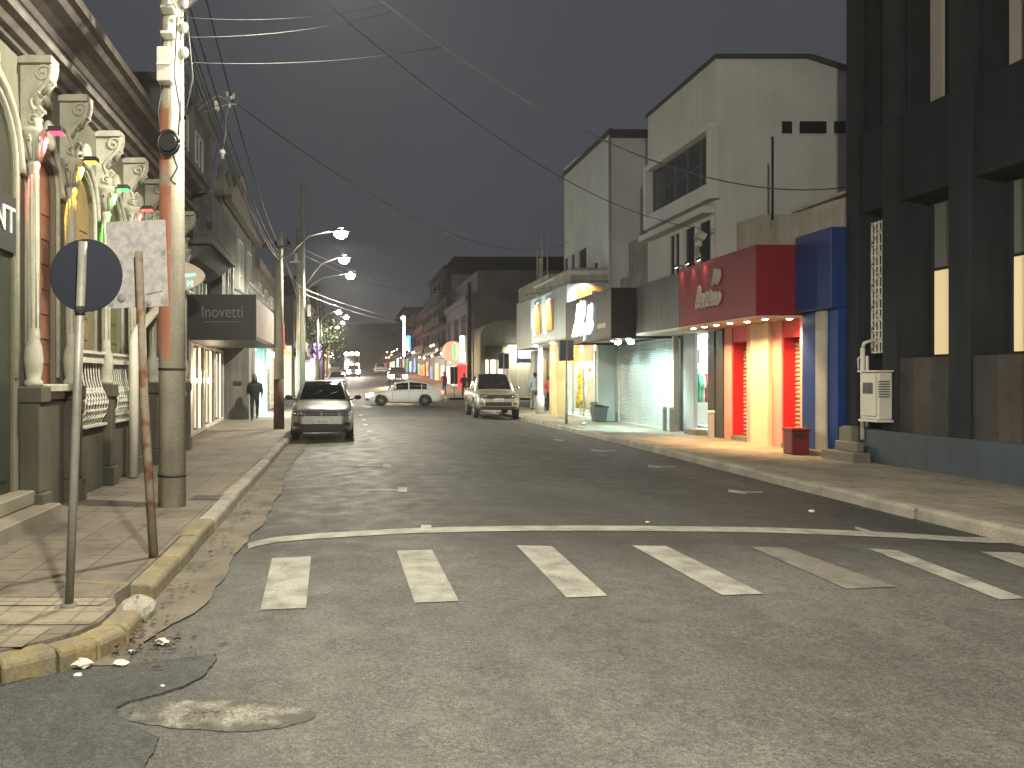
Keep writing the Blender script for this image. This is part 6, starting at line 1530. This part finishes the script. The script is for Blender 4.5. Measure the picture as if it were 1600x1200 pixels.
# ------------------------------------------------------------------ people
def person(label, loc, rotz, h, pose, cols, coat=1.0, hood=False, hair=(.02, .015, .012)):
    t = thing('person', label, 'person', loc, None, rotz, local=True)
    k = h / 1.75; mb = MB()
    def q(p): return (p[0] * k, p[1] * k, p[2] * k)
    def tb(pts, rs): mb.tube([q(p) for p in pts], [r * k for r in rs], 10)
    cw = coat
    rings = []                                  # trunk
    for z, wx, wy, yo in ((.80, .155, .115, .0), (.92, .175, .125, .0), (1.05, .165 * cw, .115 * cw, .0), (1.2, .18 * cw, .125 * cw, 0), (1.34, .20 * cw, .125 * cw, .005), (1.43, .19 * cw, .10, .01), (1.48, .10, .075, .01)):
        rings.append([q((wx * math.cos(a), yo + wy * math.sin(a), z)) for a in [2 * PI * i / 18 for i in range(18)]])
    mb.loft(rings)
    tb([(0, .01, 1.44), (0, 0, 1.56)], [.06, .055])
    hd = [(.03, .045, 1.52), (.06, .075, 1.56), (.075, .09, 1.62), (.08, .098, 1.68), (.07, .085, 1.73), (.035, .045, 1.755)]
    mb.loft([[q((wx * math.cos(a), -.012 + wy * math.sin(a), z)) for a in [2 * PI * i / 16 for i in range(16)]] for wx, wy, z in hd])
    mb.ell(q((0, -.115, 1.625)), .012 * k, .018 * k, .022 * k, 8, 6)                   # nose
    for s in (-1, 1): mb.ell(q((s * .08, .0, 1.63)), .012 * k, .025 * k, .035 * k, 8, 6)
    for s, (hip, kn, an) in zip((-1, 1), pose['legs']):
        tb([hip, ((hip[0]+kn[0])/2, (hip[1]+kn[1])/2 - .01, (hip[2]+kn[2])/2), kn, ((kn[0]+an[0])/2, (kn[1]+an[1])/2 + .015, (kn[2]+an[2])/2), an], [.092, .085, .062, .062, .042])
        f = an; mb.loft([[q((f[0] + w * math.cos(a), f[1] + y, max(.004, f[2] - .07 + hh + hh * math.sin(a)))) for a in [2 * PI * i / 10 for i in range(10)]] for y, w, hh in ((.06, .035, .035), (0, .045, .05), (-.09, .048, .032), (-.16, .04, .02), (-.19, .02, .012))])
    for s, (sh, el, wr_) in zip((-1, 1), pose['arms']):
        tb([sh, ((sh[0]+el[0])/2, (sh[1]+el[1])/2, (sh[2]+el[2])/2), el, wr_], [.062 * cw, .055 * cw, .046 * cw, .033])
        e, w = Vector(el), Vector(wr_); d = (w - e).normalized(); sd = d.cross(Vector((s, 0, 0))).normalized()
        palm = w + d * .05; tb([w, palm, w + d * .09], [.028, .036, .03])
        for j in range(4):                      # fingers
            b = w + d * .085 + sd * (.027 - .018 * j); ln = (.055, .065, .06, .045)[j]; cr = Vector((-s, 0, 0)) * .02
            tb([b, b + d * ln * .5 + cr * .3, b + d * ln + cr], [.0095, .009, .007])
        b = w + d * .03 + sd * .03; tb([b, b + sd * .03 + d * .025, b + sd * .035 + d * .055], [.011, .010, .008])
    for s in pose.get('extra', []): tb(*s)
    me = bpy.data.meshes.new('body'); me.from_pydata([tuple(v) for v in mb.v], [], mb.f); me.update()
    o = bpy.data.objects.new('body_tmp', me); COL.objects.link(o)
    r = o.modifiers.new('r', 'REMESH'); r.mode = 'VOXEL'; r.voxel_size = .0105 * k
    s_ = o.modifiers.new('s', 'SMOOTH'); s_.factor = .5; s_.iterations = 3
    dg = bpy.context.evaluated_depsgraph_get(); m2 = bpy.data.meshes.new_from_object(o.evaluated_get(dg)); bpy.data.objects.remove(o)
    skin, topc, legc, shoe = [M('cloth_' + n, c, .85, var=.12, vs=8) for n, c in zip(('skin', 'top', 'legs', 'shoes'), cols)]
    for m in (skin, topc, legc, shoe): m2.materials.append(m)
    hands = [Vector(q(a[2])) for a in pose['arms']]
    els = [Vector(q(a[1])) for a in pose['arms']]
    hem = pose.get('hem', .93) * k
    for p_ in m2.polygons:
        c = p_.center; i = 1
        arm = any((c - hh).length < .115 * k for hh in hands)
        if arm and not (abs(c.x) < .12 * k): i = 0
        elif c.z < .075 * k: i = 3
        elif c.z < hem and not any((c - e).length < .2 * k and c.z > .75 * k for e in els): i = 2
        elif c.z > 1.495 * k: i = 0
        if pose.get('bare') and any((c - (e + (hh - e) * u)).length < .075 * k for e, hh in zip(els, hands) for u in (.25, .5, .75, 1)): i = 0
        p_.material_index = i; p_.use_smooth = True
    m2.name = 'body'; b = bpy.data.objects.new('body', m2); COL.objects.link(b); b.parent = t; ORI[b.name] = Vector((0, 0, 0))
    mb = MB(); R = []
    for wx, wy, z, yo in ((.085, .085, 1.60, .03), (.092, .10, 1.66, .012), (.09, .105, 1.70, .005), (.075, .09, 1.745, .0), (.03, .04, 1.772, 0)):
        R.append([q((wx * math.cos(a), yo + wy * max(math.sin(a), -.75 if z > 1.65 else -.15), z)) for a in [2 * PI * i / 18 for i in range(18)]])
    mb.loft(R); part('hair' if not hood else 'hood', mb, topc if hood else M('hair', hair, .7, var=.2), t)
    if hood:
        mb = MB(); mb.loft([[q((w * math.cos(a), .02 + w * .9 * math.sin(a), z)) for a in [2 * PI * i / 16 for i in range(16)]] for z, w in ((1.42, .14), (1.50, .115), (1.60, .10), (1.66, .099))]); part('collar', mb, topc, t)
    mb = MB()                                   # eyes and mouth
    for s in (-1, 1): mb.ell(q((s * .03, -.096, 1.645)), .010 * k, .006 * k, .006 * k, 8, 5)
    mb.box(*[v * k for v in (-.024, .024, -.100, -.092, 1.575, 1.581)]); part('face_features', mb, M('eye_dark', (.03, .02, .02), .5), t)
    return t
WALK = dict(legs=[((-.09, 0, .90), (-.10, -.12, .50), (-.10, -.10, .09)), ((.09, 0, .90), (.10, .05, .48), (.09, .24, .13))], arms=[((-.20, .01, 1.40), (-.27, .06, 1.12), (-.26, .0, .88)), ((.20, .01, 1.40), (.28, -.02, 1.13), (.27, -.14, .92))], hem=.80)
STAND = dict(legs=[((-.09, 0, .90), (-.11, -.02, .49), (-.12, .02, .08)), ((.09, 0, .90), (.11, -.01, .49), (.12, .02, .08))], arms=[((-.20, .01, 1.40), (-.29, .05, 1.13), (-.20, -.10, .98)), ((.20, .01, 1.40), (.28, .05, 1.13), (.22, -.06, .90))], hem=.93)
PHONE = dict(legs=STAND['legs'], arms=[((-.18, .01, 1.40), (-.25, -.02, 1.13), (-.12, -.22, 1.18)), ((.18, .01, 1.40), (.25, -.02, 1.13), (.10, -.24, 1.16))], hem=.93, bare=True)
person('person in a dark hooded jacket walking on the left pavement past the black canopy', (-3.30, 30.2, .15), 0.1, 1.66, WALK, ((.25, .15, .1), (.016, .019, .028), (.012, .013, .016), (.01, .01, .01)), 1.28, True)
person('person in pale blue shirt and grey trousers, back turned, at the lit corner store', (9.17, 40.3, .15), PI + .15, 1.78, STAND, ((.25, .15, .1), (.34, .44, .52), (.10, .10, .085), (.02, .02, .02)), 1.1)
person('person in a red top and dark trousers beside the corner store white column', (9.42, 38.4, .15), PI * .75, 1.64, PHONE, ((.35, .2, .14), (.42, .02, .035), (.015, .015, .018), (.02, .02, .02)), 1.05)
person('person in a pink top beyond the crossing, below the round orange sign', (7.35, 62.0, gz(62) + .15), .5, 1.66, STAND, ((.35, .2, .14), (.55, .03, .10), (.12, .14, .24), (.02, .02, .02)), 1.0)
person('person in dark clothes standing by the dark pole at the far right corner', (8.25, 57.8, .3), .2, 1.7, STAND, ((.3, .18, .12), (.03, .03, .035), (.02, .02, .022), (.02, .02, .02)), 1.1)

# ------------------------------------------------------------------ litter and weeds in the near gutter
m_paper = M('paper', (.62, .61, .56), .85, var=.1)
LT = [(127, 1041, .05, 'crumpled white paper scrap lying left in the gutter under the yellow kerb'), (190, 1039, .035, 'crumpled white paper scrap in the middle of the near gutter'), (254, 1005, .04, 'longer white scrap in the gutter at the kerb bend'), (207, 1019, .02, 'tiny pale scrap between the larger ones in the near gutter'), (122, 1056, .018, 'tiny pale scrap on the patch edge below the yellow kerb'), (254, 1073, .012, 'tiny pale fleck on the dark asphalt patch'), (1012, 817, .02, 'small white scrap on the road just behind the stop line'), (570, 663, .02, 'small white scrap on the road beside the silver car'), (912, 663, .07, 'white scrap of paper lying on the right pavement before the lit window'), (985, 694, .035, 'white scrap on the right kerb edge before the shutter'), (1268, 862 - 62, .03, 'white scrap on the right kerb below the charcoal building')]
for i, (px, py, r, lb) in enumerate(LT):
    R = random.Random(i); pav = i in (8,)
    c = P(px, py, F * (H - .15) / (py - VY)) if pav else G(px, py, .012)
    mb = MB(); mb.ell((c.x, c.y, c.z + r * .35), r * 1.3, r, r * .5, 9, 6)
    for j in range(len(mb.v)): mb.v[j] += Vector((R.uniform(-1, 1), R.uniform(-1, 1), R.uniform(-.5, .5))) * r * .3
    for j in range(len(mb.s)): mb.s[j] = False
    single('paper_litter', mb, m_paper, lb, 'litter', (c.x, c.y, c.z), 'paper scraps on the street')
m_weed = M('weed_green', (.10, .115, .03), .7, var=.3, vs=20)
mb = MB(); R = random.Random(3)
for cpx, cpy, n in ((150, 1012, 50), (120, 1022, 45), (5, 1050, 30), (372, 806, 16), (345, 795, 10), (388, 762, 12), (50, 1040, 20)):
    for k in range(n):
        b = G(cpx + R.uniform(-22, 22), cpy + R.uniform(-4, 6)); a = R.uniform(0, 2 * PI); h_ = R.uniform(.03, .10); d = Vector((math.cos(a), math.sin(a), 0))
        mb.add([b - d.orthogonal() * .004, b + d.orthogonal() * .004, b + d * h_ * .5 + Vector((0, 0, h_))], [(0, 1, 2)])
struct('weeds', mb, m_weed, kind='stuff')
m_leafl = M('dead_leaf', (.10, .075, .045), .85, var=.3)
mb = MB()
for k in range(170):
    y = R.uniform(5.0, 12); c = Vector((R.gauss(-1.33, .07), y, 0)) if k > 90 else G(R.gauss(225, 45), R.gauss(1008, 14)); z = .03 + R.uniform(0, .015); a = R.uniform(0, 6.28); s = R.uniform(.008, .028)
    mb.add([(c.x + s * math.cos(a + j * 1.57) * (1.5 if j % 2 else .8), c.y + s * math.sin(a + j * 1.57) * (1.5 if j % 2 else .8), z + R.uniform(0, .02)) for j in range(4)], [(0, 1, 2, 3)])
struct('dead_leaves', mb, m_leafl, kind='stuff')
SKY, HAZE, EXPO = .058, .0008, .65
# ------------------------------------------------------------------ night sky, air, camera
w = bpy.data.worlds.new('World'); sc.world = w; w.use_nodes = True
nt = w.node_tree; N = nt.nodes; L = nt.links; bg = N['Background']
sky = N.new('ShaderNodeTexSky'); sky.sky_type = 'NISHITA'; sky.sun_disc = False; sky.sun_elevation = math.radians(-6); sky.sun_rotation = math.radians(60)
tc = N.new('ShaderNodeTexCoord'); ns = N.new('ShaderNodeTexNoise'); ns.inputs['Scale'].default_value = 1.6; ns.inputs['Detail'].default_value = 4; L.new(tc.outputs['Generated'], ns.inputs['Vector'])
mr = N.new('ShaderNodeMapRange'); mr.inputs[1].default_value = .3; mr.inputs[2].default_value = .7; mr.inputs[3].default_value = .86; mr.inputs[4].default_value = 1.14; L.new(ns.outputs['Fac'], mr.inputs[0])
rgb = N.new('ShaderNodeRGB'); rgb.outputs[0].default_value = (.62, .645, .76, 1)        # low cloud lit by the town
vm = N.new('ShaderNodeVectorMath'); vm.operation = 'SCALE'; L.new(rgb.outputs[0], vm.inputs[0]); L.new(mr.outputs[0], vm.inputs['Scale'])
ad = N.new('ShaderNodeVectorMath'); ad.operation = 'ADD'; L.new(vm.outputs[0], ad.inputs[0])
s2 = N.new('ShaderNodeVectorMath'); s2.operation = 'SCALE'; s2.inputs['Scale'].default_value = .05; L.new(sky.outputs[0], s2.inputs[0]); L.new(s2.outputs[0], ad.inputs[1])
L.new(ad.outputs[0], bg.inputs[0]); bg.inputs[1].default_value = SKY
if HAZE:
    mb = MB(); mb.box(-62, 62, -42, 260, -2, 26)
    hz = bpy.data.materials.new('haze_air'); hz.use_nodes = True; n = hz.node_tree.nodes; n.remove(n['Principled BSDF'])
    pv = n.new('ShaderNodeVolumePrincipled'); pv.inputs['Color'].default_value = (.92, .93, .95, 1); pv.inputs['Density'].default_value = HAZE; pv.inputs['Anisotropy'].default_value = .3
    hz.node_tree.links.new(pv.outputs[0], n['Material Output'].inputs['Volume'])
    struct('haze', mb, hz, kind='stuff')
cam = bpy.data.cameras.new('camera'); co = bpy.data.objects.new('camera', cam); COL.objects.link(co)
co.location = (0, 0, H); co.rotation_euler = (PI / 2, 0, 0)
cam.sensor_width = 36; cam.lens = 36 * F / 1600; cam.shift_x = (800 - VX) / 1600; cam.shift_y = -(600 - VY) / 1600
cam.clip_end = 2000; cam.clip_start = .05
sc.camera = co
sc.view_settings.view_transform = 'Standard'; sc.view_settings.look = 'None'; sc.view_settings.gamma = 1; sc.view_settings.exposure = EXPO
sc.cycles.use_denoising = True
sc.cycles.max_bounces = 6; sc.cycles.diffuse_bounces = 3; sc.cycles.glossy_bounces = 3; sc.cycles.transparent_max_bounces = 8; sc.cycles.volume_bounces = 0
sc.cycles.sample_clamp_indirect = 3.0; sc.cycles.caustics_reflective = False; sc.cycles.caustics_refractive = False
